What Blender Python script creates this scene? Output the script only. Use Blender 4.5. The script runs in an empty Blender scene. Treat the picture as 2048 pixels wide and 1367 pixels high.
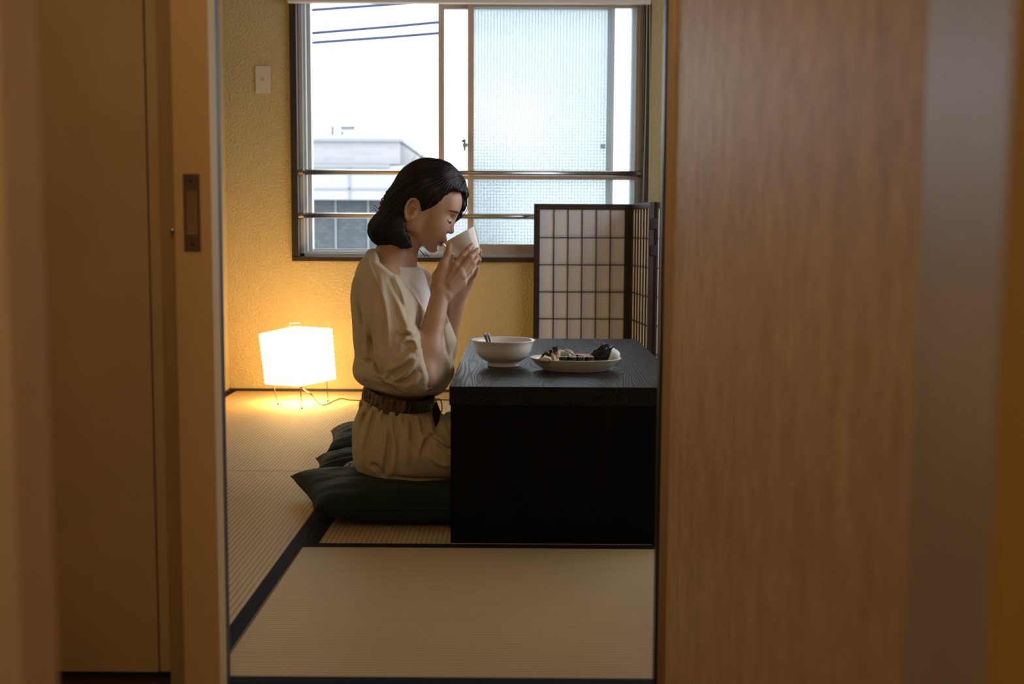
import bpy, math, random
import numpy as np
from mathutils import Matrix, Vector
random.seed(4); RNG = np.random.RandomState(7)
C = bpy.context.scene.collection
R = math.radians
# ------------------------------------------------------------------ camera
FPX = 2350.0; H = 0.75
cd = bpy.data.cameras.new('camera'); cam = bpy.data.objects.new('camera', cd); C.objects.link(cam)
Mrot = Matrix.Rotation(0.0047, 4, 'Z') @ Matrix.Rotation(R(90 - 5.43), 4, 'X') @ Matrix.Rotation(0.0052, 4, 'Z')
cam.matrix_world = Matrix.Translation((0, 0, H)) @ Mrot
cd.sensor_width = 36; cd.sensor_fit = 'HORIZONTAL'; cd.lens = 36 * FPX / 2048
cd.clip_start = 0.05; cd.clip_end = 300
cd.dof.use_dof = True; cd.dof.focus_distance = 3.4; cd.dof.aperture_fstop = 4.2
bpy.context.scene.camera = cam
def ray(px, py):
    return Mrot @ Vector(((px - 1024) / FPX, -(py - 683.5) / FPX, -1.0))
def P(px, py, Y):
    d = ray(px, py); return Vector((0, 0, H)) + d * (Y / d.y)
def PZ(px, py, Z):
    d = ray(px, py); return Vector((0, 0, H)) + d * ((Z - H) / d.z)
def PX(px, py, X):
    d = ray(px, py); return Vector((0, 0, H)) + d * (X / d.x)
# ------------------------------------------------------------------ materials
def nt(m): return m.node_tree.nodes, m.node_tree.links
def mat(name, col, rough=.6, metal=0, spec=.5, **kw):
    m = bpy.data.materials.new(name); m.use_nodes = True
    b = m.node_tree.nodes['Principled BSDF']
    b.inputs['Base Color'].default_value = (*col, 1); b.inputs['Roughness'].default_value = rough
    b.inputs['Metallic'].default_value = metal; b.inputs['Specular IOR Level'].default_value = spec
    for k, v in kw.items(): b.inputs[k.replace('_', ' ')].default_value = v
    return m
def coords(m, scale=(1, 1, 1), rot=(0, 0, 0)):
    n, l = nt(m)
    t = n.new('ShaderNodeTexCoord'); mp = n.new('ShaderNodeMapping')
    g = n.new('ShaderNodeNewGeometry')
    mp.inputs['Scale'].default_value = scale; mp.inputs['Rotation'].default_value = rot
    l.new(g.outputs['Position'], mp.inputs['Vector']); return mp.outputs['Vector']
def noise(m, vec, scale, detail=3, rough=.5, dist=0):
    n, l = nt(m); t = n.new('ShaderNodeTexNoise')
    t.inputs['Scale'].default_value = scale; t.inputs['Detail'].default_value = detail
    t.inputs['Roughness'].default_value = rough; t.inputs['Distortion'].default_value = dist
    l.new(vec, t.inputs['Vector']); return t.outputs['Fac']
def wave(m, vec, scale, dirn='X', dist=0, detail=2, dscale=1, prof='SIN', typ='BANDS'):
    n, l = nt(m); t = n.new('ShaderNodeTexWave'); t.wave_type = typ
    if typ == 'BANDS': t.bands_direction = dirn
    t.wave_profile = prof
    t.inputs['Scale'].default_value = scale; t.inputs['Distortion'].default_value = dist
    t.inputs['Detail'].default_value = detail; t.inputs['Detail Scale'].default_value = dscale
    l.new(vec, t.inputs['Vector']); return t.outputs['Fac']
def ramp(m, fac, stops):
    n, l = nt(m); r = n.new('ShaderNodeValToRGB'); e = r.color_ramp.elements
    while len(e) < len(stops): e.new(.5)
    for i, (p, c) in enumerate(stops): e[i].position = p; e[i].color = (*c, 1)
    l.new(fac, r.inputs['Fac']); return r.outputs['Color']
def bump(m, fac, strength=.5, dist=.002, prev=None):
    n, l = nt(m); b = n.new('ShaderNodeBump'); b.inputs['Strength'].default_value = strength
    b.inputs['Distance'].default_value = dist; l.new(fac, b.inputs['Height'])
    if prev is not None: l.new(prev, b.inputs['Normal'])
    l.new(b.outputs['Normal'], n['Principled BSDF'].inputs['Normal']); return b.outputs['Normal']
def setcol(m, col):
    n, l = nt(m); l.new(col, n['Principled BSDF'].inputs['Base Color'])
def varied(name, c0, c1, scale, rough=.6, bs=.2, bd=.001, bscale=None, stretch=(1, 1, 1), detail=4, **kw):
    m = mat(name, c0, rough, **kw); v = coords(m, stretch)
    f = noise(m, v, scale, detail); setcol(m, ramp(m, f, [(.35, c0), (.65, c1)]))
    f2 = noise(m, v, bscale or scale * 4, 3); bump(m, f2, bs, bd); return m
def math_node(m, op, a, b=None):
    n, l = nt(m); x = n.new('ShaderNodeMath'); x.operation = op
    for i, q in enumerate((a, b)):
        if q is None: continue
        if isinstance(q, (int, float)): x.inputs[i].default_value = q
        else: l.new(q, x.inputs[i])
    return x.outputs[0]
M = {}
# plaster wall with a pebbly texture
m = mat('textured_plaster', (.56, .445, .225), .85); v = coords(m)
f = noise(m, v, 95, 2.5, .55); f1 = noise(m, v, 3, 4)
setcol(m, ramp(m, f1, [(.3, (.545, .435, .225)), (.7, (.58, .465, .25))]))
bump(m, f, .85, .008); M['plaster'] = m
M['hall_wall'] = varied('hall_wallpaper', (.64, .50, .32), (.70, .55, .36), 9, .8, .2, .001, 160)
M['near_wall'] = varied('near_wall_board', (.78, .57, .38), (.86, .64, .43), 7, .7, .2, .001, 90)
M['near_wall_dark'] = varied('near_wall_ochre', (.68, .41, .07), (.74, .45, .085), 5, .7, .2, .001, 90)
M['door_panel'] = varied('sliding_door_paper', (.50, .37, .185), (.54, .40, .205), 8, .85, .25, .0008, 330)
M['door_stile'] = varied('door_stile_wood', (.58, .40, .19), (.63, .44, .215), 12, .6, .1, .0006, 60, (1, 1, .1))
M['groove_shade'] = mat('shaded_groove_wood', (.36, .25, .10), .7)  # shadow inside the groove is put into this darker wood colour
# right wooden board, mottled vertical grain
m = mat('grained_door_board', (.5, .35, .2), .5); v = coords(m, (1, 1, .35))
f = noise(m, v, 110, 3, .6); f2 = noise(m, v, 30, 4, .6)
n_, l_ = nt(m); s = math_node(m, 'ADD', math_node(m, 'MULTIPLY', f, .5), math_node(m, 'MULTIPLY', f2, .5))
setcol(m, ramp(m, s, [(.38, (.58, .40, .23)), (.62, (.86, .63, .40))])); bump(m, s, .25, .001); M['board'] = m
M['edge_trim'] = varied('polished_edge_trim', (.62, .47, .30), (.68, .52, .34), 10, .28, .05, .0005, 60, (1, 1, .1))
M['ceiling'] = varied('ceiling_board', (.24, .18, .11), (.27, .20, .12), 4, .8, .1, .001, 30, (1, .1, 1))
M['hall_floor'] = varied('hall_floor_wood', (.25, .15, .08), (.35, .22, .12), 6, .5, .1, .001, 40, (.1, 1, 1))
# tatami: ribs along X or along Y
def tatami(name, axis):
    m = mat(name, (.6, .45, .27), .62, spec=.35); v = coords(m)
    w = wave(m, v, 26.0, axis, .25, 2, 3)
    fine = noise(m, coords(m, (60, 900, 1) if axis == 'X' else (900, 60, 1)), 1, 2)
    big = noise(m, v, 2.2, 3)
    s = math_node(m, 'ADD', math_node(m, 'MULTIPLY', w, .55), math_node(m, 'MULTIPLY', fine, .45))
    c = ramp(m, s, [(.18, (.40, .285, .155)), (.55, (.59, .445, .26)), (1, (.65, .50, .30))])
    n, l = nt(m); mx = n.new('ShaderNodeMixRGB'); mx.blend_type = 'MULTIPLY'; mx.inputs['Fac'].default_value = .5
    l.new(c, mx.inputs[1]); l.new(ramp(m, big, [(.3, (.86, .84, .80)), (.7, (1, 1, 1))]), mx.inputs[2])
    setcol(m, mx.outputs[0]); bump(m, s, .6, .0018); return m
M['tatami_y'] = tatami('tatami_ribs_lengthwise', 'X')
M['tatami_x'] = tatami('tatami_ribs_crosswise', 'Y')
M['heri'] = varied('tatami_border_cloth', (.008, .010, .022), (.014, .017, .034), 120, .85, .3, .0005, 900, spec=.15)
M['dark_frame'] = varied('dark_window_wood', (.022, .013, .009), (.035, .02, .013), 25, .45, .1, .0005, 80, (1, 1, .1))
M['alu'] = varied('bronze_aluminium', (.50, .38, .30), (.54, .41, .325), 10, .42, .02, .0003, 60, metal=0)
M['alu_grey'] = mat('pale_aluminium', (.52, .54, .56), .4, .3)
M['steel'] = mat('brushed_steel', (.62, .58, .54), .22, 1.0)
M['steel_cap'] = mat('rail_end_cap', (.30, .27, .24), .35, 1.0)
M['black'] = mat('black_plastic', (.012, .012, .014), .4)
M['white_plastic'] = mat('white_plastic', (.62, .55, .46), .35)
M['white_box'] = mat('white_pelmet', (.70, .66, .64), .5)
M['cord'] = mat('pale_cord', (.6, .5, .35), .7)
M['lamp_wire'] = mat('thin_dark_wire', (.05, .035, .02), .4, .6)
M['screen_wood'] = varied('screen_dark_wood', (.018, .008, .006), (.034, .015, .010), 30, .38, .1, .0004, 120, (1, 1, .1))
m = mat('shoji_paper', (.74, .73, .78), .9); n, l = nt(m)
v = coords(m); f = noise(m, v, 60, 5, .7); c = ramp(m, f, [(.3, (.80, .80, .86)), (.7, (.88, .88, .93))]); setcol(m, c)
tr = n.new('ShaderNodeBsdfTranslucent'); l.new(c, tr.inputs['Color']); mx = n.new('ShaderNodeMixShader'); mx.inputs[0].default_value = .2
l.new(n['Principled BSDF'].outputs[0], mx.inputs[1]); l.new(tr.outputs[0], mx.inputs[2]); l.new(mx.outputs[0], n['Material Output'].inputs[0]); M['shoji'] = m
# table: black stained ash with raised pale grain
m = mat('black_stained_ash', (.012, .010, .012), .36, spec=.2); v = coords(m, (1.7, .14, 1.7))
dn = noise(m, v, 4.6, 2.0, .4); n, l = nt(m)
ww = math_node(m, 'SINE', math_node(m, 'MULTIPLY', dn, 330.0))
fi = noise(m, coords(m, (900, 30, 900)), 1, 2)
g = math_node(m, 'ADD', math_node(m, 'MULTIPLY', ww, .35), math_node(m, 'MULTIPLY', fi, .6))
setcol(m, ramp(m, g, [(.15, (.006, .005, .005)), (.55, (.016, .014, .015)), (.8, (.016, .015, .016))]))
rr = ramp(m, g, [(.2, (.34,) * 3), (.8, (.52,) * 3)]); l.new(rr, n['Principled BSDF'].inputs['Roughness'])
bump(m, g, .4, .0008); M['table'] = m
M['table_side_shaded'] = varied('shaded_black_table_side', (.004, .003, .003), (.006, .005, .005), 20, .6, .05, .0003, 80, (1, 1, .2), spec=.08)  # blacker copy of the table wood, with the end panels' shade in its colour
M['ceramic'] = mat('glazed_white_ceramic', (.74, .72, .69), .16, spec=.55)
M['ceramic_warm'] = mat('glazed_cream_ceramic', (.74, .715, .68), .2, spec=.5)
# cloth
def cloth(name, c0, c1, rough=.9, ws=900, bd=.0006):
    m = mat(name, c0, rough, spec=.2); v = coords(m)
    f = noise(m, v, 10, 4); setcol(m, ramp(m, f, [(.3, c0), (.7, c1)]))
    m.node_tree.nodes['Principled BSDF'].inputs['Sheen Weight'].default_value = .15
    f2 = noise(m, v, ws, 2); f3 = noise(m, v, 45, 3)
    bump(m, math_node(m, 'ADD', math_node(m, 'MULTIPLY', f2, .25), f3), .25, .003); return m
M['linen'] = cloth('beige_linen', (.60, .495, .37), (.66, .55, .42))
M['linen_skirt'] = cloth('beige_linen_skirt', (.53, .42, .29), (.59, .475, .33))
M['tee'] = cloth('white_cotton', (.86, .84, .85), (.89, .87, .88))
M['cushion'] = cloth('dark_green_cushion_cloth', (.011, .020, .017), (.019, .032, .027), .85); M['cushion'].node_tree.nodes['Principled BSDF'].inputs['Sheen Weight'].default_value = .04
M['sock'] = varied('grey_marled_sock', (.10, .10, .13), (.55, .53, .56), 160, .95, .6, .002, 500)
M['belt'] = varied('brown_ribbed_leather', (.06, .032, .018), (.17, .095, .045), 40, .27, .2, .0005, 300)  # brown leather; its lighter tone is raised to paint in gold-brown glints
M['belt_dark'] = mat('black_leather', (.012, .010, .010), .35)
m = mat('skin', (.54, .32, .21), .48, spec=.4); v = coords(m); f = noise(m, v, 25, 4)
setcol(m, ramp(m, f, [(.3, (.50, .29, .185)), (.7, (.57, .345, .23))])); bump(m, noise(m, v, 500, 3), .08, .0004)
b = m.node_tree.nodes['Principled BSDF']; b.inputs['Subsurface Weight'].default_value = .12; b.inputs['Subsurface Radius'].default_value = (.012, .005, .003); b.inputs['Subsurface Scale'].default_value = .6
M['skin'] = m
M['lip'] = mat('lips', (.34, .10, .08), .4)
M['nail'] = mat('fingernail', (.72, .45, .36), .25)
M['hair'] = mat('black_hair', (.006, .005, .008), .52, spec=.4)
M['hair_strand'] = mat('black_hair_strand', (.009, .007, .010), .32, spec=.5)
M['clip'] = varied('tortoiseshell_clip', (.05, .02, .01), (.35, .15, .05), 60, .25)
M['lash'] = mat('eyelash', (.008, .005, .005), .6)
M['brow'] = mat('eyebrow', (.045, .028, .022), .7)
M['nori'] = varied('nori_sheet', (.002, .003, .004), (.006, .010, .013), 200, .32, .8, .002, 260)
M['rice'] = varied('cooked_rice', (.78, .77, .73), (.86, .85, .82), 100, .45, .9, .002, 260)
# paper lamp
m = bpy.data.materials.new('lit_rice_paper'); m.use_nodes = True; n, l = nt(m); b = n['Principled BSDF']
b.inputs['Base Color'].default_value = (.85, .8, .7, 1); b.inputs['Roughness'].default_value = .9
v = coords(m); f = noise(m, v, 30, 4)
l.new(ramp(m, f, [(.3, (1.0, .62, .22)), (.7, (1.0, .65, .245))]), b.inputs['Emission Color']); b.inputs['Emission Strength'].default_value = 10.5
M['lamp_paper'] = m
M['lamp_rib'] = mat('lamp_bamboo_rib', (.7, .5, .25), .7); b = M['lamp_rib'].node_tree.nodes['Principled BSDF']
b.inputs['Emission Color'].default_value = (1, .66, .3, 1); b.inputs['Emission Strength'].default_value = 1.2
# outside
def brick(name, c0, c1, mortar, sc):
    m = mat(name, c0, .8); n, l = nt(m); t = n.new('ShaderNodeTexBrick')
    mp = coords(m, (1, 1, 1), (R(90), 0, 0)); l.new(mp, t.inputs['Vector'])
    t.inputs['Color1'].default_value = (*c0, 1); t.inputs['Color2'].default_value = (*c1, 1); t.inputs['Mortar'].default_value = (*mortar, 1)
    t.inputs['Scale'].default_value = sc; t.inputs['Mortar Size'].default_value = .015; l.new(t.outputs['Color'], n['Principled BSDF'].inputs['Base Color']); return m
M['tile_pale'] = brick('pale_facade_tile', (.30, .305, .335), (.33, .335, .355), (.34, .345, .36), 3.2)
M['tile_dark'] = brick('dark_facade_tile', (.06, .073, .083), (.085, .098, .108), (.05, .06, .07), 5.0)
M['facade'] = varied('white_facade', (.36, .37, .38), (.38, .39, .40), 3, .8)
M['facade_line'] = mat('facade_joint', (.25, .28, .30), .8)
M['far_white'] = mat('far_white_wall', (.92, .93, .95), .8)
M['far_window'] = mat('far_window_grey', (.14, .15, .18), .6)
M['cable'] = mat('blue_black_cable', (.02, .035, .09), .6)
# wired obscure glass: rough refraction with an embedded wire grid
def wired(name, rough, tint):
    m = bpy.data.materials.new(name); m.use_nodes = True; n, l = nt(m)
    for x in list(n):
        if x.type != 'OUTPUT_MATERIAL': n.remove(x)
    out = n['Material Output']
    g = n.new('ShaderNodeNewGeometry'); sx = n.new('ShaderNodeSeparateXYZ'); l.new(g.outputs['Position'], sx.inputs[0])
    def grid(o, s):
        q = math_node(m, 'FRACT', math_node(m, 'MULTIPLY', o, 1 / s))
        return math_node(m, 'LESS_THAN', q, .13)
    fac = math_node(m, 'MAXIMUM', grid(sx.outputs['X'], .0145), grid(sx.outputs['Z'], .0145))
    nz = n.new('ShaderNodeTexNoise'); nz.inputs['Scale'].default_value = 130; l.new(g.outputs['Position'], nz.inputs['Vector'])
    bp = n.new('ShaderNodeBump'); bp.inputs['Strength'].default_value = .15; bp.inputs['Distance'].default_value = .001; l.new(nz.outputs['Fac'], bp.inputs['Height'])
    rf = n.new('ShaderNodeBsdfRefraction'); rf.inputs['Roughness'].default_value = rough; rf.inputs['IOR'].default_value = 1.3
    rf.inputs['Color'].default_value = (*tint, 1); l.new(bp.outputs['Normal'], rf.inputs['Normal'])
    tl = n.new('ShaderNodeBsdfTranslucent'); tl.inputs['Color'].default_value = (*tint, 1)
    gl = n.new('ShaderNodeBsdfGlossy'); gl.inputs['Roughness'].default_value = .15
    df = n.new('ShaderNodeBsdfDiffuse'); df.inputs['Color'].default_value = (.25, .32, .36, 1)
    a = n.new('ShaderNodeMixShader'); a.inputs[0].default_value = .3; l.new(rf.outputs[0], a.inputs[1]); l.new(tl.outputs[0], a.inputs[2])
    a2 = n.new('ShaderNodeMixShader'); a2.inputs[0].default_value = .05; l.new(a.outputs[0], a2.inputs[1]); l.new(gl.outputs[0], a2.inputs[2])
    w = n.new('ShaderNodeMixShader'); l.new(math_node(m, 'MULTIPLY', fac, .32), w.inputs[0]); l.new(a2.outputs[0], w.inputs[1]); l.new(df.outputs[0], w.inputs[2])
    l.new(w.outputs[0], out.inputs[0]); return m
M['wired_glass'] = wired('wired_obscure_glass', .20, (.85, .895, .905))
M['wired_glass_outer'] = wired('wired_obscure_glass_outer', .22, (.95, .98, 1.0))
# ------------------------------------------------------------------ mesh helpers
class MB:
    def __init__(s): s.v = []; s.f = []
    def add(s, vs, fs):
        o = len(s.v); s.v += [tuple(x) for x in vs]; s.f += [tuple(i + o for i in q) for q in fs]; return s
    def box(s, x0, x1, y0, y1, z0, z1):
        vs = [(x, y, z) for x in (x0, x1) for y in (y0, y1) for z in (z0, z1)]
        return s.add(vs, [(0, 1, 3, 2), (4, 6, 7, 5), (0, 4, 5, 1), (2, 3, 7, 6), (0, 2, 6, 4), (1, 5, 7, 3)])
    def prism(s, poly, z0, z1, axis='z'):       # poly of 2D points, extruded
        n = len(poly)
        def mk(p, t): return {'z': (p[0], p[1], t), 'y': (p[0], t, p[1]), 'x': (t, p[0], p[1])}[axis]
        vs = [mk(p, z0) for p in poly] + [mk(p, z1) for p in poly]
        fs = [tuple(range(n))[::-1], tuple(range(n, 2 * n))] + [(i, (i + 1) % n, n + (i + 1) % n, n + i) for i in range(n)]
        return s.add(vs, fs)
    def tube(s, pts, r, n=8, cap=True):
        pts = [Vector(p) for p in pts]; rs = r if hasattr(r, '__len__') else [r] * len(pts)
        vs = []; fs = []; up = None
        for i, p in enumerate(pts):
            t = (pts[min(i + 1, len(pts) - 1)] - pts[max(i - 1, 0)]).normalized()
            if up is None: up = Vector((0, 0, 1)) if abs(t.z) < .9 else Vector((0, 1, 0))
            a = t.cross(up).normalized(); up = a.cross(t).normalized()
            for k in range(n):
                th = 2 * math.pi * k / n; vs.append(p + (a * math.cos(th) + up * math.sin(th)) * rs[i])
        for i in range(len(pts) - 1):
            for k in range(n): fs.append((i * n + k, i * n + (k + 1) % n, (i + 1) * n + (k + 1) % n, (i + 1) * n + k))
        if cap: fs += [tuple(range(n))[::-1], tuple((len(pts) - 1) * n + k for k in range(n))]
        return s.add(vs, fs)
    def lathe(s, prof, c, n=64, sx=1, sy=1, frame=None, warp=None):
        vs = []; fs = []
        for (r, z) in prof:
            for k in range(n):
                th = 2 * math.pi * k / n; q = Vector((r * math.cos(th) * sx, r * math.sin(th) * sy, z))
                if warp: q = warp(q)
                if frame: q = frame @ q
                vs.append(q + Vector(c))
        for i in range(len(prof) - 1):
            for k in range(n): fs.append((i * n + k, i * n + (k + 1) % n, (i + 1) * n + (k + 1) % n, (i + 1) * n + k))
        fs += [tuple(range(n))[::-1], tuple((len(prof) - 1) * n + k for k in range(n))]
        return s.add(vs, fs)
    def ell(s, c, r, n=16, frame=None, jit=0):
        prof = []; vs = []; fs = []; m_ = n // 2
        for i in range(m_ + 1):
            ph = math.pi * i / m_
            for k in range(n):
                th = 2 * math.pi * k / n
                q = Vector((r[0] * math.sin(ph) * math.cos(th), r[1] * math.sin(ph) * math.sin(th), r[2] * math.cos(ph)))
                if jit: q *= 1 + jit * (math.sin(5 * th + 3 * ph + c[0] * 900) * math.sin(4 * ph + c[2] * 700))
                if frame: q = frame @ q
                vs.append(q + Vector(c))
        for i in range(m_):
            for k in range(n): fs.append((i * n + k, (i + 1) * n + k, (i + 1) * n + (k + 1) % n, i * n + (k + 1) % n))
        return s.add(vs, fs)
def tag(o, label=None, cat=None, group=None, kind=None):
    if label: o['label'] = label
    if cat: o['category'] = cat
    if group: o['group'] = group
    if kind: o['kind'] = kind
    return o
def wloc(o):
    v = Vector((0, 0, 0))
    while o: v += o.location; o = o.parent
    return v
def obj(name, mb, m, parent=None, smooth=False, bevel=0, origin=None, label=None):
    org = wloc(parent) if parent else Vector(origin or (0, 0, 0))
    me = bpy.data.meshes.new(name)
    if isinstance(mb, MB):
        me.from_pydata([tuple(Vector(p) - org) for p in mb.v], [], mb.f)
    else:
        V, F = mb; V = V - np.array(org)[None]
        me.vertices.add(len(V)); me.vertices.foreach_set('co', V.astype(np.float32).ravel())
        me.loops.add(F.size); me.loops.foreach_set('vertex_index', F.astype(np.int32).ravel())
        me.polygons.add(len(F)); me.polygons.foreach_set('loop_start', np.arange(0, F.size, F.shape[1], dtype=np.int32))
        me.update(calc_edges=True)
    me.validate(); me.update()
    if isinstance(mb, MB):
        import bmesh
        bm = bmesh.new(); bm.from_mesh(me); bmesh.ops.recalc_face_normals(bm, faces=bm.faces); bm.to_mesh(me); bm.free()
    for q in (m if isinstance(m, (list, tuple)) else [m]): me.materials.append(q)
    if smooth: me.polygons.foreach_set('use_smooth', [True] * len(me.polygons))
    o = bpy.data.objects.new(name, me); C.objects.link(o)
    if parent: o.parent = parent
    else: o.location = org
    if bevel:
        b = o.modifiers.new('bevel', 'BEVEL'); b.width = bevel; b.segments = 2; b.limit_method = 'ANGLE'
        b.harden_normals = False
    if label: o['label'] = label
    return o
def thing(name, loc, label, cat, group=None):
    o = bpy.data.objects.new(name, None); C.objects.link(o); o.location = loc; o.empty_display_size = .05
    return tag(o, label, cat, group)
def struct(name, mb, m, **k):
    o = obj(name, mb, m, **k); o['kind'] = 'structure'; return o
def smooth_path(pts, n=8):
    pts = [Vector(p) for p in pts]; out = []
    for i in range(len(pts) - 1):
        p0 = pts[max(i - 1, 0)]; p1 = pts[i]; p2 = pts[i + 1]; p3 = pts[min(i + 2, len(pts) - 1)]
        for k in range(n):
            t = k / n; out.append(.5 * ((2 * p1) + (p2 - p0) * t + (2 * p0 - 5 * p1 + 4 * p2 - p3) * t * t + (3 * p1 - p0 - 3 * p2 + p3) * t ** 3))
    out.append(pts[-1]); return out
# ------------------------------------------------------------------ the room
YB = 5.42; XL = -1.34; XR = 1.30; ZC = 2.35
wx0, wx1 = P(583, 300, YB).x, P(1298, 300, YB).x
wz0, wz1 = P(900, 523.5, YB).z, 1.82
mb = MB(); T = .14
mb.box(XL - .1, wx0, YB, YB + T, 0, ZC); mb.box(wx1, XR + .1, YB, YB + T, 0, ZC)
mb.box(wx0, wx1, YB, YB + T, 0, wz0); mb.box(wx0, wx1, YB, YB + T, wz1, ZC)
struct('wall_back', mb, M['plaster'])
struct('wall_left', MB().box(XL - .1, XL, 1.93, YB, 0, ZC), M['plaster'])
ry0, ry1, rz0, rz1 = 2.60, 4.60, .62, 1.90
struct('wall_right', MB().box(XR, XR + .1, 1.85, ry0, 0, ZC).box(XR, XR + .1, ry1, YB, 0, ZC).box(XR, XR + .1, ry0, ry1, 0, rz0).box(XR, XR + .1, ry0, ry1, rz1, ZC), M['plaster'])
w2 = struct('window_2', MB().box(XR + .01, XR + .07, ry0, ry0 + .04, rz0, rz1).box(XR + .01, XR + .07, ry1 - .04, ry1, rz0, rz1).box(XR + .01, XR + .07, ry0 + .04, ry1 - .04, rz0, rz0 + .04)
    .box(XR + .01, XR + .07, ry0 + .04, ry1 - .04, rz1 - .04, rz1).box(XR + .02, XR + .05, (ry0 + ry1) / 2 - .02, (ry0 + ry1) / 2 + .02, rz0 + .04, rz1 - .04), M['dark_frame'])
struct('ceiling', MB().box(-1.7, XR + .3, -1.6, YB + T, ZC, ZC + .08), M['ceiling'])
struct('floor', MB().box(-1.7, XR + .3, -1.6, YB + T, -.12, -.056), M['hall_floor'])
# tatami mats
TH = -.0
def mat_thing(x0, x1, y0, y1, ribs, borders, label):
    t = thing('tatami_mat', ((x0 + x1) / 2, (y0 + y1) / 2, -.055), label, 'tatami mat')
    g = .0015
    obj('woven_surface', MB().box(x0 + g, x1 - g, y0 + g, y1 - g, -.055, 0), M['tatami_' + ribs], t, bevel=.002)
    w = .034
    for b in borders:
        bb = {'l': (x0 + g, x0 + w, y0 + g, y1 - g), 'r': (x1 - w, x1 - g, y0 + g, y1 - g), 'n': (x0 + g, x1 - g, y0 + g, y0 + w), 'f': (x0 + g, x1 - g, y1 - w, y1 - g)}[b]
        obj('cloth_border', MB().box(*bb, -.001, .0014), M['heri'], t, bevel=.0006)
XS = PZ(518, 1219, 0).x; YF = 2.760; YS = P(500, 941, 3.66).y; YS = PZ(500, 941, 0).y
mat_thing(XL, XS, YS, YB, 'y', 'lr', 'tan tatami mat in the far left corner under the glowing paper lamp')
mat_thing(XL, XS, 1.955, YS, 'y', 'lr', 'tan tatami mat at left by the sliding door, nearer of the two left mats')
mat_thing(XS, .36, YF, YF + 1.76, 'y', 'lr', 'tan tatami mat beneath the black low table and the front green cushion')
mat_thing(XS, XR - .02, 1.880, YF, 'x', 'nf', 'tan tatami mat laid crosswise in the foreground in front of the black table')
mat_thing(XS, XR - .02, YF + 1.76, YB, 'x', 'n', 'tan tatami mat along the window wall beneath the folding screen')
mat_thing(.36, XR - .02, YF, YF + 1.76, 'y', 'r', 'tan tatami mat at the right of the room beyond the table')
struct('trim_1', MB().box(XL, XR, YB - .012, YB, -.02, .012), M['dark_frame'])
struct('trim_2', MB().box(XL, XL + .010, 1.97, YB - .012, -.02, .010), M['dark_frame'])
struct('trim_4', MB().box(-1.6, XS, 1.80, 1.953, -.05, -.004), M['dark_frame'])
# ------------------------------------------------------------------ window
win = bpy.data.objects.new('window_1', None); C.objects.link(win); win.location = ((wx0 + wx1) / 2, YB, wz0)
win['kind'] = 'structure'; win['label'] = 'wide sliding window with dark wood surround, left half open'
fw = .031
mb = MB(); mb.box(wx0, wx0 + fw, YB - .022, YB + T, wz0, wz1); mb.box(wx1 - fw, wx1, YB - .022, YB + T, wz0, wz1)
mb.box(wx0, wx1, YB - .026, YB + .05, wz0, wz0 + .022); mb.box(wx0, wx1, YB - .022, YB + T, wz1 - .02, wz1)
obj('window_frame', mb, M['dark_frame'], win, bevel=.002)
ax0, ax1 = wx0 + fw, wx1 - fw; az0 = wz0 + .022
mb = MB(); # aluminium fixed frame with tracks
for (d0, d1, ww_) in ((.03, .045, .018), (.045, .075, .030), (.075, .088, .022), (.088, .135, .046)):
    mb.box(ax0, ax0 + ww_, YB + d0, YB + d1, az0, wz1 - .02)
    mb.box(ax1 - ww_, ax1, YB + d0, YB + d1, az0, wz1 - .02)
mb.box(ax0, ax1, YB + .03, YB + T, az0, az0 + .014); mb.box(ax0, ax1, YB + .118, YB + T, az0, az0 + .034)
mb.box(ax0, ax1, YB + .05, YB + .056, az0, az0 + .022); mb.box(ax0, ax1, YB + .095, YB + .10, az0, az0 + .026)
mb.box(ax0, ax1, YB + .03, YB + T, wz1 - .03, wz1 - .02)
obj('aluminium_frame', mb, M['alu_grey'], win, bevel=.001)
def sash(px0, px1, yc, glass, lw=.028, rw=.033):
    x0, x1 = P(px0, 300, yc).x, P(px1, 300, yc).x
    z0, z1 = az0 + .012, wz1 - .03; zr = P(1000, 488, yc).z; zm0, zm1 = P(1000, 358.5, yc).z, P(1000, 352, yc).z
    s = obj('sash', MB().box(x0, x0 + lw, yc - .014, yc + .014, z0, z1).box(x1 - rw, x1, yc - .014, yc + .014, z0, z1)
            .box(x0 + lw, x1 - rw, yc - .0135, yc + .0135, z0, zr).box(x0 + lw, x1 - rw, yc - .0135, yc + .0135, z1 - .03, z1)
            .box(x0 + lw, x1 - rw, yc - .012, yc + .012, zm0, zm1 + .006), M['alu'], win, bevel=.0015)
    for (a, b) in ((zr, zm0), (zm1 + .006, z1 - .03)):
        obj('pane', MB().box(x0 + lw, x1 - rw, yc - .002, yc + .002, a, b), glass, s)
    return s, x0, x1
s_out, ox0, ox1 = sash(877, 1226, YB + .105, M['wired_glass_outer'], .027, .032)
s_in, ix0, ix1 = sash(935.5, 1284, YB + .058, M['wired_glass'], .0275, .030)
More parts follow.
